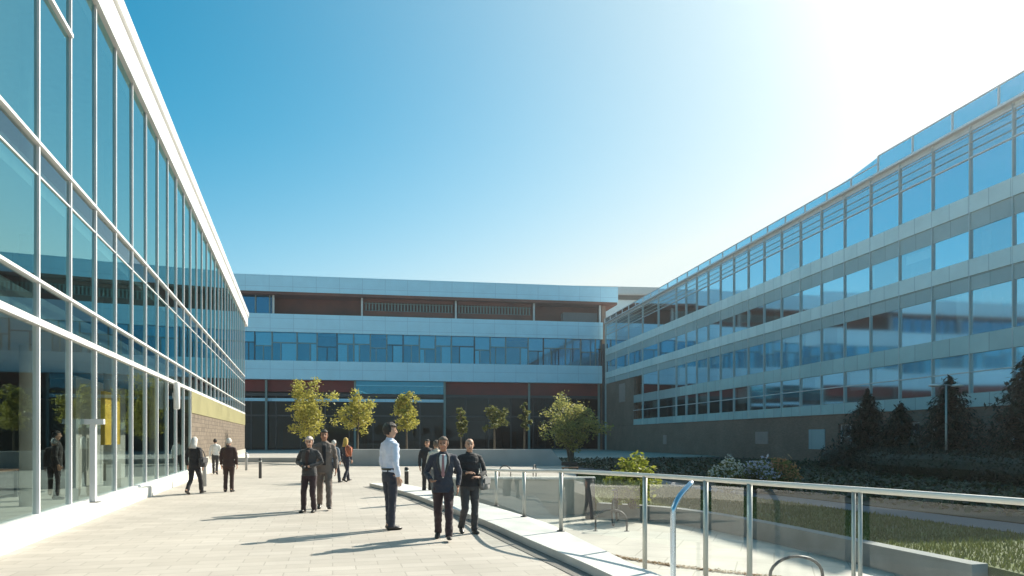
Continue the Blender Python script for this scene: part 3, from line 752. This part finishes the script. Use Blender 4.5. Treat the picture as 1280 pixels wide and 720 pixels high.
# ------------------------------------------------------------------ street furniture
# lamp post among the conifers
lp = empty('street_lamp', (19.9, 33.0, -.06), 0, 'slim lamp post with two flat white heads among the conifers', 'street lamp')
tube('pole', M['steel'], lp, [(0, 0, 0), (0, 0, 2), (0, 0, 4.2)], [.06, .05, .04])
tube('arm', M['steel'], lp, [(-.5, 0, 4.15), (0, 0, 4.2), (.5, 0, 4.15)], .025)
for x in (-.52, .52):
    bm = bmesh.new(); loft(bm, [(x, 0, 4.1), (x, 0, 4.14), (x, 0, 4.2), (x, 0, 4.24)], [.10, .26, .26, .08], 16); link('lamp_head', bm, M['white'], lp, True)
# bollards
def bollard(x, y, h, r, label, grp, mat):
    b = empty('bollard', (x, y, 0), 0, label, 'bollard', grp)
    bm = bmesh.new(); loft(bm, [(0, 0, 0), (0, 0, h - .03), (0, 0, h)], [r, r, r * .8], 14); link('post', bm, mat, b, True)
    bm = bmesh.new(); loft(bm, [(0, 0, h - .16), (0, 0, h - .11)], [r + .004, r + .004], 14); link('band', bm, M['steel'], b, True)
    return b
GB = 'bollards on the plaza'
bollard(-10.63, 30.4, .85, .062, 'dark grey bollard standing alone right of the two elderly walkers', GB, M['darkgrey'])
bollard(-13.95, 37.8, .95, .06, 'pale grey bollard near the far corner of the left glass building', GB, M['greyconcrete'])
bollard(-10.85, 25.4, .95, .07, 'grey bollard between the two elderly walkers', GB, M['greyconcrete'])
bollard(-3.78, 25.8, .66, .075, 'short dark bollard behind the white shirted person', GB, M['black'])

# balustrade
rail = spline([(4.75, 5.2, 1.16), (4.45, 6.26, 1.16), (3.72, 7.75, 1.16), (3.0, 9.0, 1.16), (2.05, 10.6, 1.16), (.88, 12.2, 1.15), (.28, 14.4, 1.05), (-.42, 17.0, .95), (-1.45, 20.15, .85)], 10)
BL = empty('balustrade', (0, 0, 0), 0, 'curved glass balustrade with steel posts and pale handrail beside the sunken court', 'railing')
tube('handrail', M['railtop'], BL, [tuple(p) for p in rail], .032, 12)
def rail_at(ratio=None, i=None):
    best = min(range(len(rail) - 1), key=lambda k: abs((rail[k].x + rail[k + 1].x) / 2 / ((rail[k].y + rail[k + 1].y) / 2) - ratio))
    a, b = rail[best], rail[best + 1]
    f = (ratio * a.y - a.x) / ((b.x - a.x) - ratio * (b.y - a.y)); return a.lerp(b, max(0, min(1, f))), best + max(0, min(1, f))
stops = []
for rt in (.86, .4836, .4744, .330, .269, .1845, .068, .0167, -.022, -.052):
    p, idx = rail_at(rt); stops.append((idx, p))
    zb = ZC if p.y < 11.3 else (.12 if p.y < 20 else 0)
    r = .035 if rt not in (.4836, .4744) else .022
    bm = bmesh.new(); loft(bm, [(p.x, p.y, zb), (p.x, p.y, p.z - .02)], [r, r], 12); po = link('post', bm, M['steel'] if rt > .1 else M['steel'], BL, True)
    bm = bmesh.new(); loft(bm, [(p.x, p.y, zb), (p.x, p.y, zb + .015)], [r + .035, r + .035], 14); link('base_plate', bm, M['darkgrey'], po, True)
for (i0, p0), (i1, p1) in zip(stops, stops[1:]):
    if i1 - i0 < .5: continue
    bm = bmesh.new(); n = 6; prev = None; cut = .10 / max(.3, (p1 - p0).length)
    for k in range(n + 1):
        ii = i0 + (i1 - i0) * (cut + (1 - 2 * cut) * k / n); j = min(int(ii), len(rail) - 2); q = rail[j].lerp(rail[j + 1], ii - j)
        zb = (ZC + .1 if q.y < 10.2 else .18)
        cur = (bm.verts.new((q.x, q.y, zb)), bm.verts.new((q.x, q.y, q.z - .07)))
        if prev: bm.faces.new((prev[0], cur[0], cur[1], prev[1]))
        prev = cur
    link('glass_panel', bm, M['railglass'], BL, True)
# bent stair handrail
hr = empty('stair_handrail', (1.98, 8.85, ZC), 0, 'bent polished steel stair handrail rising to meet the balustrade', 'handrail')
tube('tube', M['chrome'], hr, [tuple(p) for p in spline([(0, 0, 0), (0, 0, .6), (0, 0, 1.2), (.02, .02, 1.32), (.12, .10, 1.46), (.29, .24, 1.60)], 6)], .036, 14)
bm = bmesh.new(); loft(bm, [(0, 0, 0), (0, 0, .015)], [.08, .08], 14); link('base_plate', bm, M['darkgrey'], hr, True)
# bike hoops
def hoop(x, y, z, rz, w_, h, mat, label, grp):
    o = empty('bike_hoop', (x, y, z), rz, label, 'bike rack', grp)
    pts = [(-w_ / 2, 0, 0), (-w_ / 2, 0, h * .5)] + [(-math.cos(a) * w_ / 2, 0, h * .5 + math.sin(a) * h * .5) for a in [math.pi * k / 12 for k in range(1, 12)]] + [(w_ / 2, 0, h * .5), (w_ / 2, 0, 0)]
    tube('tube', mat, o, pts, .022)
    for s in (-1, 1):
        bm = bmesh.new(); loft(bm, [(s * w_ / 2, 0, 0), (s * w_ / 2, 0, .012)], [.06, .06], 12); link('base_plate', bm, M['darkgrey'], o, True)
GH = 'bike hoops'
hoop(3.95, 10.0, ZC, R(8), .78, .52, M['darkgrey'], 'grey steel bike hoop in the court behind the near balustrade glass', GH)
hoop(2.3, 16.7, ZC, R(-4), .72, .5, M['darkgrey'], 'grey steel bike hoop in the court below the parked bicycle', GH)
hoop(-.3, 30.8, 0, R(10), .5, .52, M['black'], 'black hoop on the terrace just behind the bald man', GH)
hoop(.98, 31.2, 0, R(75), .55, .55, M['black'], 'black hoop on the terrace seen edge on, left of the bench', GH)
# dark square post
dp_ = empty('square_post', (2.08, 19.2, ZC), 0, 'dark square metal post against the end of the beige court wall', 'post')
bx('post', M['darkgrey'], dp_, -.12, .12, -.12, .12, 0, 1.06, bevel=.01); bx('cap', M['black'], dp_, -.135, .135, -.135, .135, 1.06, 1.09, bevel=.008)
# bench on the terrace
bn = empty('bench', (2.5, 31.0, 0), 0, 'small dark bench on the terrace near the sloped wall end', 'bench')
bx('seat', M['wood'], bn, -.36, .36, -.2, .2, .40, .45, bevel=.008); bx('backrest', M['black'], bn, -.36, .36, .2, .24, .5, .66, bevel=.008)
for x in (-.3, .3):
    for y in (-.16, .18): bx('leg', M['black'], bn, x - .025, x + .025, y - .025, y + .025, 0, .40)
# bicycle seen nearly end on
bk = empty('bicycle', (2.62, 18.2, ZC), R(76), 'dark bicycle parked end on beneath the yellow green shrub', 'bicycle')
def ring(bm, c, r, t_, n=28, m=8):
    for k in range(n):
        pass
    loft_pts = [(c[0] + math.cos(2 * math.pi * k / n) * r, c[1], c[2] + math.sin(2 * math.pi * k / n) * r) for k in range(n + 1)]
    loft(bm, loft_pts, [t_] * (n + 1), m, ref=(0, 1, 0), caps=False)
for x in (-.52, .52):
    bm = bmesh.new(); ring(bm, (x, 0, .34), .325, .020); wh = link('wheel', bm, M['rubber'], bk, True)
    bm = bmesh.new(); ring(bm, (x, 0, .34), .30, .010)
    for k in range(14):
        a = 2 * math.pi * k / 14; loft(bm, [(x, 0, .34), (x + math.cos(a) * .3, 0, .34 + math.sin(a) * .3)], [.003, .003], 4)
    link('rim', bm, M['steel'], wh, True)
bm = bmesh.new()
for a, b in (((-.52, .34), (-.08, .30)), ((-.08, .30), (-.2, .80)), ((-.2, .80), (-.52, .34)), ((-.08, .30), (.38, .72)), ((-.18, .74), (.36, .80)), ((.36, .86), (.52, .34))):
    loft(bm, [(a[0], 0, a[1]), (b[0], 0, b[1])], [.017, .017], 8)
link('frame', bm, M['black'], bk, True)
bm = bmesh.new(); ellipsoid(bm, (-.22, 0, .86), (.13, .07, .03)); loft(bm, [(-.2, 0, .79), (-.22, 0, .86)], [.012, .012], 8); link('saddle', bm, M['black'], bk, True)
tube('handlebar', M['darkgrey'], bk, [(.24, -.3, .98), (.36, -.22, 1.0), (.36, 0, .98), (.36, .22, 1.0), (.24, .3, .98)], .013)
bm = bmesh.new(); loft(bm, [(-.08, -.1, .30), (-.08, .1, .30)], [.02, .02], 8); loft(bm, [(-.08, -.1, .30), (.06, -.1, .22)], [.012, .012], 6); loft(bm, [(-.08, .1, .30), (-.22, .1, .38)], [.012, .012], 6)
box(bm, .02, .10, -.19, -.10, .21, .23); box(bm, -.26, -.18, .10, .19, .37, .39); link('crank', bm, M['darkgrey'], bk)

# ------------------------------------------------------------------ people
def remesh(bm, voxel, smooth_it=2, wrinkle=0., seed=0, wscale=9.):
    me = bpy.data.meshes.new('tmp'); bm.to_mesh(me); bm.free()
    o = bpy.data.objects.new('tmp', me); COL.objects.link(o)
    md = o.modifiers.new('r', 'REMESH'); md.mode = 'VOXEL'; md.voxel_size = voxel
    if smooth_it:
        sm = o.modifiers.new('s', 'SMOOTH'); sm.iterations = smooth_it; sm.factor = .5
    dg = bpy.context.evaluated_depsgraph_get(); dg.update()
    r = bpy.data.meshes.new_from_object(o.evaluated_get(dg))
    bpy.data.objects.remove(o); bpy.data.meshes.remove(me)
    if wrinkle:
        r.update()
        nn = [v.normal.copy() for v in r.vertices]
        for v, n_ in zip(r.vertices, nn):
            c = v.co
            d = noise.noise((c.x * wscale + seed, c.y * wscale, c.z * wscale * 1.7)) + .5 * noise.noise((c.x * wscale * 2.3, c.y * wscale * 2.3 + seed, c.z * wscale * 3.4))
            v.co = c + n_ * (d * wrinkle)
    r.polygons.foreach_set('use_smooth', [True] * len(r.polygons))
    return r

TORSO = [(.80, .150, .105, .01), (.88, .165, .118, .01), (.96, .160, .115, .0), (1.06, .142, .105, -.005), (1.18, .158, .112, -.008), (1.30, .172, .118, 0), (1.38, .178, .105, .008), (1.435, .150, .085, .012), (1.475, .095, .068, .014)]
HEAD = [(1.515, .030, .034, -.052), (1.530, .046, .056, -.034), (1.565, .060, .078, -.016), (1.605, .069, .090, -.004), (1.65, .074, .096, .003), (1.695, .072, .092, .007), (1.73, .054, .070, .008), (1.748, .024, .030, .008)]

def person(loc, rz, H, label, top, legs_m, skin='skin', hair=None, hairstyle='short', pose=None, hem=.92, sleeve=.0, group=None, voxel=.011, head_yaw=0., head_pitch=0., bulk=1.0, extra=None, collar=True, lean=0.):
    k = H / 1.75; P = empty('person', loc, rz, label, 'person', group)
    P.scale = (k, k, k)
    pose = pose or {}
    def J(n, d): return Vector(pose.get(n, d))
    legs = []
    for s, c in ((-1, 'r'), (1, 'l')):
        hip = Vector((s * .088, .005, .88)); kn = J('knee_' + c, (s * .095, -.01, .48)); an = J('ankle_' + c, (s * .10, .02, .085))
        td = J('toe_' + c, (s * .12, -1, 0)).normalized(); legs.append((hip, kn, an, td))
    arms = []
    for s, c in ((-1, 'r'), (1, 'l')):
        sh = Vector((s * .185, .01, 1.405)); el = J('elbow_' + c, (s * .245, .03, 1.12)); wr = J('wrist_' + c, (s * .25, -.04, .88)); hd = J('hand_' + c, (0, -.25, -1)).normalized()
        arms.append((sh, el, wr, hd, s))
    hm = Matrix.Translation((0, .01, 1.50)) @ Matrix.Rotation(head_yaw, 4, 'Z') @ Matrix.Rotation(head_pitch, 4, 'X') @ Matrix.Translation((0, -.01, -1.50))
    # body
    bm = bmesh.new()
    loft(bm, [(0, y, z) for z, rx, ry, y in TORSO], [(rx * (.93 if z < 1.4 else .84), ry * .90) for z, rx, ry, y in TORSO], 20)
    loft(bm, [(0, .018, 1.43), (0, .012, 1.50), (0, 0, 1.57)], [(.062, .062), (.054, .056), (.052, .054)], 14)
    n0 = len(bm.verts); bm.verts.ensure_lookup_table()
    hb = bmesh.new()
    loft(hb, [(0, y, z) for z, rx, ry, y in HEAD], [(rx, ry) for z, rx, ry, y in HEAD], 22)
    loft(hb, [(0, -.085, 1.655), (0, -.098, 1.63), (0, -.110, 1.607), (0, -.085, 1.596)], [(.008, .010), (.011, .012), (.016, .014), (.014, .010)], 8)   # nose
    for s in (-1, 1):
        ellipsoid(hb, (s * .076, .008, 1.625), (.010, .020, .032), 8, 6)
        ellipsoid(hb, (s * .03, -.082, 1.602), (.02, .016, .016), 8, 6)
    bmesh.ops.transform(hb, matrix=hm, verts=hb.verts)
    tmp = bpy.data.meshes.new('h'); hb.to_mesh(tmp); hb.free(); bm.from_mesh(tmp); bpy.data.meshes.remove(tmp)
    for hip, kn, an, td in legs:
        loft(bm, [hip + Vector((0, 0, .03)), hip.lerp(kn, .4), kn, kn.lerp(an, .35), an], [.082, .074, .052, .053, .037], 12)
        loft(bm, [an + Vector((0, 0, .02)) - td * .05, an - td * .04 + Vector((0, 0, -.045)), an + td * .08 + Vector((0, 0, -.05)), an + td * .16 + Vector((0, 0, -.06))], [.03, (.032, .03), (.04, .022), (.034, .014)], 10)
    fing = bmesh.new()
    for sh, el, wr, hd, s in arms:
        loft(bm, [sh + Vector((-s * .05, 0, -.03)), sh + Vector((-s * .02, 0, -.03)), sh.lerp(el, .5), el, el.lerp(wr, .4), wr], [.055, .054, .046, .038, .038, .026], 12)
        side = Vector((0, -1, 0)) if abs(hd.y) < .8 else Vector((s * -1., 0, 0))
        side = (side - hd * side.dot(hd)).normalized(); nrm = hd.cross(side).normalized()
        loft(bm, [wr - hd * .01, wr + hd * .03, wr + hd * .065, wr + hd * .095], [(.026, .022), (.036, .017), (.042, .016), (.038, .012)], 10, ref=side)
        inw = nrm if (nrm.dot(Vector((-s, 0, 0))) > 0) else -nrm
        for q, (o_, L) in enumerate(((.030, .066), (.010, .074), (-.011, .069), (-.031, .054))):
            b0 = wr + hd * .085 + side * o_; b1 = b0 + hd * L * .5 + inw * .006; b2 = b0 + hd * L * .8 + inw * .022; b3 = b0 + hd * L * .92 + inw * .036
            loft(fing, [b0 - hd * .01, b1, b2, b3], [.0092, .0086, .0076, .006], 7)
        b0 = wr + hd * .03 + side * .03; loft(fing, [b0, b0 + side * .02 + hd * .025 + inw * .006, b0 + side * .03 + hd * .055 + inw * .014, b0 + side * .028 + hd * .075 + inw * .02], [.012, .011, .0095, .007], 7)
    me = remesh(bm, voxel * .8, 1)
    b2 = bmesh.new(); b2.from_mesh(me); bpy.data.meshes.remove(me)
    tmp = bpy.data.meshes.new('f'); fing.to_mesh(tmp); fing.free(); b2.from_mesh(tmp); bpy.data.meshes.remove(tmp)
    him = hm.inverted()
    for f in b2.faces:
        c = him @ f.calc_center_median(); f.smooth = True
        if c.y < -.04:
            for s in (-1, 1):
                if ((c.x - s * .031) / .014) ** 2 + ((c.z - 1.642) / .0085) ** 2 < 1: f.material_index = 1
                if ((c.x - s * .031) / .021) ** 2 + ((c.z - 1.664) / .006) ** 2 < 1: f.material_index = 1
            if (c.x / .026) ** 2 + ((c.z - 1.568) / .008) ** 2 < 1: f.material_index = 2
    body = link('body', b2, [M[skin], M['eye'], M['lip']], P)
    # trousers
    bm = bmesh.new()
    loft(bm, [(0, .01, .80), (0, .01, .86), (0, .005, .94), (0, 0, 1.03)], [(.155, .11), (.172 * bulk, .125 * bulk), (.168 * bulk, .122 * bulk), (.150 * bulk, .114 * bulk)], 20)
    for hip, kn, an, td in legs:
        e = an + Vector((0, .0, -.035))
        loft(bm, [hip + Vector((0, 0, .0)), hip.lerp(kn, .35), kn, kn.lerp(an, .5), e], [.098 * bulk, .088 * bulk, .070, .066, .062], 14)
    tr = link('trousers', remesh(bm, voxel, 2, .010, rz * 3 + loc[0], 8), M[legs_m], P)
    # top garment
    bm = bmesh.new()
    th = .016 + .01 * (bulk - 1) * 10
    rows = [(z, rx, ry, y) for z, rx, ry, y in TORSO if z > hem + .02]
    z, rx, ry, y = rows[0]
    lowr = (hem, max(rx, .165) + (.012 if hem < .9 else -.004), max(ry, .118) + (.012 if hem < .9 else -.004), .005)
    rows = [lowr] + rows
    loft(bm, [(0, y, z) for z, rx, ry, y in rows], [((rx + th) * bulk, (ry + th) * bulk) for z, rx, ry, y in rows], 22)
    if collar: loft(bm, [(0, .016, 1.44), (0, .012, 1.50), (0, .008, 1.515)], [(.085, .082), (.070, .068), (.064, .062)], 14)
    for sh, el, wr, hd, s in arms:
        cuff = el.lerp(wr, .93 - sleeve)
        loft(bm, [sh + Vector((-s * .07, 0, .0)), sh + Vector((-s * .012, 0, -.012)), sh.lerp(el, .5), el, el.lerp(cuff, .5), cuff], [.070 * bulk, .070 * bulk, .062 * bulk, .053 * bulk, .050, .041], 14)
    tp = link('jacket' if hem < .9 else 'shirt', remesh(bm, voxel, 2, .011, loc[1] * 2.1, 9), M[top], P)
    # shoes
    for hip, kn, an, td in legs:
        bm = bmesh.new(); z0 = an.z - .085
        U = Vector((0, 0, 1))
        loft(bm, [an - td * .075 + U * (-.085 + .035), an - td * .05 + U * (-.085 + .045), an + td * .03 + U * (-.085 + .045), an + td * .10 + U * (-.085 + .032), an + td * .165 + U * (-.085 + .026), an + td * .19 + U * (-.085 + .02)], [(.028, .03), (.038, .045), (.042, .045), (.048, .032), (.040, .026), (.018, .014)], 12)
        link('shoe', bm, M['shoe'], P, True)
    # hair
    if hair:
        bm = bmesh.new()
        if hairstyle in ('short', 'thin', 'long', 'bun', 'curly'):
            e = {'thin': 1.05, 'short': 1.12, 'long': 1.17, 'bun': 1.15, 'curly': 1.26}[hairstyle]
            ellipsoid(bm, (0, .010, 1.655), (.077 * e, .098 * e, .100 * e), 24, 16)
            dl = []
            for v in bm.verts:
                c = v.co
                if c.y < -.02 and c.z < 1.69 + (.0 if hairstyle != 'thin' else .02): dl.append(v)
                elif c.z < 1.60 and c.y < .03: dl.append(v)
                elif c.z < 1.565: dl.append(v)
            bmesh.ops.delete(bm, geom=dl, context='VERTS')
            if hairstyle == 'long': loft(bm, [(0, .06, 1.68), (0, .085, 1.58), (0, .085, 1.46), (0, .09, 1.40)], [(.075, .05), (.085, .05), (.085, .045), (.05, .02)], 14)
            if hairstyle == 'bun': ellipsoid(bm, (0, .03, 1.80), (.055, .058, .058), 14, 10); ellipsoid(bm, (0, .09, 1.60), (.065, .04, .07), 14, 10)
            for v in bm.verts: v.co += v.normal * 0 + Vector((noise.noise(v.co * 30), noise.noise(v.co * 30 + Vector((5, 0, 0))), noise.noise(v.co * 30 + Vector((0, 9, 0))))) * (.010 if hairstyle != 'thin' else .003)
        elif hairstyle == 'hood':
            loft(bm, [(0, .055, 1.40), (0, .045, 1.52), (0, .03, 1.62), (0, .02, 1.72), (0, .02, 1.775)], [(.13, .095), (.10, .10), (.092, .105), (.085, .098), (.03, .035)], 18)
            dl = [v for v in bm.verts if v.co.y < -.045]
            bmesh.ops.delete(bm, geom=dl, context='VERTS')
        bmesh.ops.transform(bm, matrix=hm, verts=bm.verts)
        ho = link('hair' if hairstyle != 'hood' else 'scarf', bm, M[hair], P, True)
        sd = ho.modifiers.new('solid', 'SOLIDIFY'); sd.thickness = .012; sd.offset = -1
    if extra: extra(P, arms)
    return P

def front_y(z, x, grow):
    for (z0, a0, b0, y0), (z1, a1, b1, y1) in zip(TORSO, TORSO[1:]):
        if z0 <= z <= z1:
            f = (z - z0) / (z1 - z0); rx = a0 + (a1 - a0) * f + .016; ry = b0 + (b1 - b0) * f + .016; y = y0 + (y1 - y0) * f
            return y - ry * math.sqrt(max(0, 1 - (x / rx) ** 2)) - grow
    return -.1
def vpanel(name, mat, P, zs, ws, grow):
    bm = bmesh.new(); rows = []
    for z, wv in zip(zs, ws):
        rows.append([bm.verts.new((x, front_y(z, x, grow), z)) for x in (-wv, -wv / 2, 0, wv / 2, wv)])
    for A, B in zip(rows, rows[1:]):
        for i in range(4): bm.faces.new((A[i], A[i + 1], B[i + 1], B[i]))
    bmesh.ops.recalc_face_normals(bm, faces=bm.faces)
    o = link(name, bm, mat, P, True); sd = o.modifiers.new('solid', 'SOLIDIFY'); sd.thickness = .012; sd.offset = 0
    return o

def belt(P, arms):
    bm = bmesh.new(); loft(bm, [(0, 0, .985), (0, 0, 1.02)], [(.176, .138), (.172, .135)], 20); link('belt', bm, M['shoe'], P, True)
def suit(P, arms):
    vpanel('shirt_front', M['shirtW'], P, (1.06, 1.18, 1.30, 1.40, 1.455), (.012, .036, .062, .066, .05), .008)
    vpanel('tie', M['tie'], P, (1.07, 1.11, 1.20, 1.32, 1.42, 1.45), (.012, .030, .026, .02, .016, .022), .020)
    for s in (-1, 1):
        bm = bmesh.new(); zs = (1.10, 1.20, 1.32, 1.42, 1.47); a = [(.016, .03), (.038, .075), (.064, .115), (.068, .11), (.055, .085)]
        rows = [[bm.verts.new((s * x, front_y(z, s * x, .017), z)) for x in ab] for z, ab in zip(zs, a)]
        for A, B in zip(rows, rows[1:]): bm.faces.new((A[0], A[1], B[1], B[0]))
        o = link('lapel', bm, M['charcoal'], P, True); sd = o.modifiers.new('solid', 'SOLIDIFY'); sd.thickness = .01; sd.offset = 0
def open_jacket(mat):
    def f(P, arms):
        vpanel('shirt_front', M[mat], P, (.98, 1.10, 1.25, 1.38, 1.45), (.035, .035, .04, .05, .045), .010)
    return f

walkR = dict(knee_r=(-.10, -.16, .50), ankle_r=(-.10, -.24, .105), toe_r=(-.1, -1, .12), knee_l=(.09, .03, .47), ankle_l=(.095, .24, .135), toe_l=(.1, -1, -.35))
walkL = dict(knee_l=(.10, -.16, .50), ankle_l=(.10, -.24, .105), toe_l=(.1, -1, .12), knee_r=(-.09, .03, .47), ankle_r=(-.095, .24, .135), toe_r=(-.1, -1, -.35))
N = .008
# white shirted person, seen from behind and turned to the right
person((-2.27, 13.45, 0), R(128), 1.98, 'tall person in white shirt and navy trousers seen from behind, with full dark hair', 'shirtB', 'navy', 'skin', 'hairD', 'curly', voxel=N, hem=.95, head_yaw=R(-18), extra=belt,
       pose=dict(ankle_r=(-.075, .03, .085), ankle_l=(.075, -.03, .085), knee_r=(-.085, .01, .48), knee_l=(.085, -.02, .48), elbow_l=(.25, .03, 1.13), wrist_l=(.255, -.07, .89), elbow_r=(-.255, .05, 1.12), wrist_r=(-.26, 0, .87)))
# suited man walking to the camera
person((-1.16, 12.15, 0), R(4), 1.73, 'man in dark suit, white shirt and tie walking towards the camera', 'navy', 'plum', 'skin2', 'hairG', 'short', voxel=N, hem=.80, extra=suit, head_yaw=R(-6),
       pose=dict(walkL, elbow_r=(-.29, .04, 1.14), wrist_r=(-.20, -.16, 1.02), hand_r=(.4, -1, -.2), elbow_l=(.27, .08, 1.14), wrist_l=(.25, -.02, .90)))
# bald man in black
person((-.76, 12.9, 0), R(18), 1.70, 'bald smiling man in black with grey sleeves at the kerb', 'blackc', 'charcoal', 'skin', None, voxel=N, hem=.88, head_yaw=R(-8),
       pose=dict(knee_l=(.09, -.04, .48), ankle_l=(.09, .0, .085), knee_r=(-.11, -.09, .48), ankle_r=(-.12, .17, .13), toe_r=(-.1, -1, -.3), elbow_r=(-.26, -.02, 1.14), wrist_r=(-.10, -.19, 1.13), hand_r=(1, -.3, .1), elbow_l=(.27, -.02, 1.13), wrist_l=(.13, -.2, 1.05), hand_l=(-1, -.25, .1)))
# dark coated person behind the suited man
person((-2.58, 21.9, 0), R(20), 1.66, 'person in long black coat standing behind the suited man', 'blackc', 'blackc', 'skin', 'hairD', 'short', hem=.62)
person((-2.0, 19.0, 0), R(200), 1.64, 'person in cream top walking away, half hidden between the two near men', 'creamc', 'greyc', 'skin', 'hairG', 'short', hem=.93, pose=walkR)
# pair at left centre
def hands_mid(): return dict(elbow_r=(-.30, .03, 1.17), wrist_r=(-.06, -.22, 1.08), hand_r=(1, -.15, -.1), elbow_l=(.30, .03, 1.17), wrist_l=(.06, -.22, 1.07), hand_l=(-1, -.15, -.1))
person((-4.66, 16.55, 0), R(-6), 1.73, 'pale haired person in open black jacket holding a small camera at the waist', 'charcoal', 'plum', 'skin', 'hairR', 'curly', hem=.84, head_yaw=R(10), head_pitch=R(8), extra=open_jacket('brownc'), pose=dict(hands_mid(), knee_r=(-.11, -.06, .48), ankle_r=(-.13, -.02, .085), knee_l=(.10, -.05, .48), ankle_l=(.10, .05, .085)))
person((-4.5, 17.25, 0), R(15), 1.90, 'tall dark haired person in taupe coat close behind the pale haired one', 'taupe', 'taupe', 'skin2', 'hairD', 'short', hem=.80, extra=open_jacket('blackc'), pose=walkL)
# group further back
person((-6.72, 27.2, 0), R(160), 1.62, 'person in blue grey clothes and white cap left of the orange backpack', 'bluegrey', 'navy', 'skin', 'hairW', 'short', hem=.86, pose=walkR)
person((-6.45, 28.0, 0), R(150), 1.70, 'person in navy with mustard scarf, wearing the orange backpack', 'navy', 'navy', 'skin', 'yellowc', 'hood', hem=.82, pose=walkL)
person((-7.15, 27.8, 0), R(200), 1.58, 'person in cream clothes behind the tall taupe coated one', 'creamc', 'creamc', 'skin', 'hairG', 'short', hem=.86)
# elderly walkers by the left building
person((-9.62, 21.8, 0), R(172), 1.72, 'walker in black coat with pale scarf over the head, shoulder bag at the side', 'blackc', 'blackc', 'skin', 'hairW', 'hood', hem=.74, pose=walkR, head_yaw=R(-5), head_pitch=R(10))
person((-8.97, 22.8, 0), R(186), 1.70, 'white haired walker in dark brown jacket going away', 'brownc', 'brownc', 'skin', 'hairW', 'short', hem=.80, bulk=1.06, head_pitch=R(8))
person((-13.85, 33.6, 0), R(195), 1.66, 'distant person in white shirt and dark trousers beyond the two elderly walkers', 'shirtW', 'charcoal', 'skin', 'hairD', 'short', hem=.93, pose=walkL)
# inside the left building
p = LBw(20.15, 1.55, .1)
person(p, R(120), 1.80, 'person in black standing inside the left building behind the glass', 'blackc', 'blackc', 'skin', 'hairD', 'short', hem=.82)

# bags and camera, held or worn, things of their own
def bag(name, loc, rz, d, mat, strap, label, cat):
    o = empty(name, loc, rz, label, cat); a, b, c = d
    bm = bmesh.new(); box(bm, -a, a, -b, b, -c, c); bmesh.ops.bevel(bm, geom=list(bm.edges), offset=min(a, b) * .5, segments=3, affect='EDGES')
    link('bag_body', bm, mat, o, True)
    bm = bmesh.new(); box(bm, -a * .92, a * .92, -b - .012, -b * .9, -c * .1, c * .85); bmesh.ops.bevel(bm, geom=list(bm.edges), offset=.006, segments=2, affect='EDGES'); link('flap', bm, mat, o)
    tube('strap', mat, o, [tuple(q) for q in spline(strap, 6)], .014, 6)
    return o
bag('shoulder_bag', (-.50, 12.98, .90), R(70), (.15, .06, .12), M['greyc'], [(-.13, 0, .11), (-.11, .03, .3), (-.02, .10, .50), (.06, .05, .3), (.13, 0, .11)], 'dark grey shoulder bag at the side of the bald man', 'bag')
bag('shoulder_bag', (-9.33, 21.75, .98), R(85), (.16, .07, .15), M['charcoal'], [(-.14, 0, .13), (-.08, .04, .32), (0, .14, .44), (.08, .04, .32), (.14, 0, .13)], 'black shoulder bag carried by the walker with the pale scarf', 'bag')
bag('backpack', (-6.30, 27.80, 1.18), R(150), (.13, .08, .19), M['orangec'], [(-.1, .08, .18), (-.1, .22, .26), (-.1, .30, .1), (-.1, .2, -.1), (-.1, .08, -.16)], 'bright orange backpack worn by the person in navy', 'backpack')
cm = empty('camera_in_hands', (-4.685, 16.30, 1.05), R(-6), 'small black camera held at the waist by the pale haired person', 'camera')
bx('camera_body', M['black'], cm, -.065, .065, -.03, .03, -.04, .04, bevel=.008)
bm = bmesh.new(); loft(bm, [(0, -.03, 0), (0, -.08, 0), (0, -.085, 0)], [.03, .03, .024], 14); link('lens', bm, M['darkgrey'], cm, True)


# ------------------------------------------------------------------ sunlit hazy air
bm = bmesh.new(); box(bm, -120, 90, -60, 160, -1.65, 30)
m, t, o = nt('hazy air'); v = t.nodes.new('ShaderNodeVolumePrincipled')
v.inputs['Color'].default_value = (.95, .98, 1, 1); v.inputs['Density'].default_value = .0007; v.inputs['Anisotropy'].default_value = .8
t.links.new(v.outputs[0], o.inputs['Volume'])
hz = link('haze', bm, m); hz['kind'] = 'stuff'
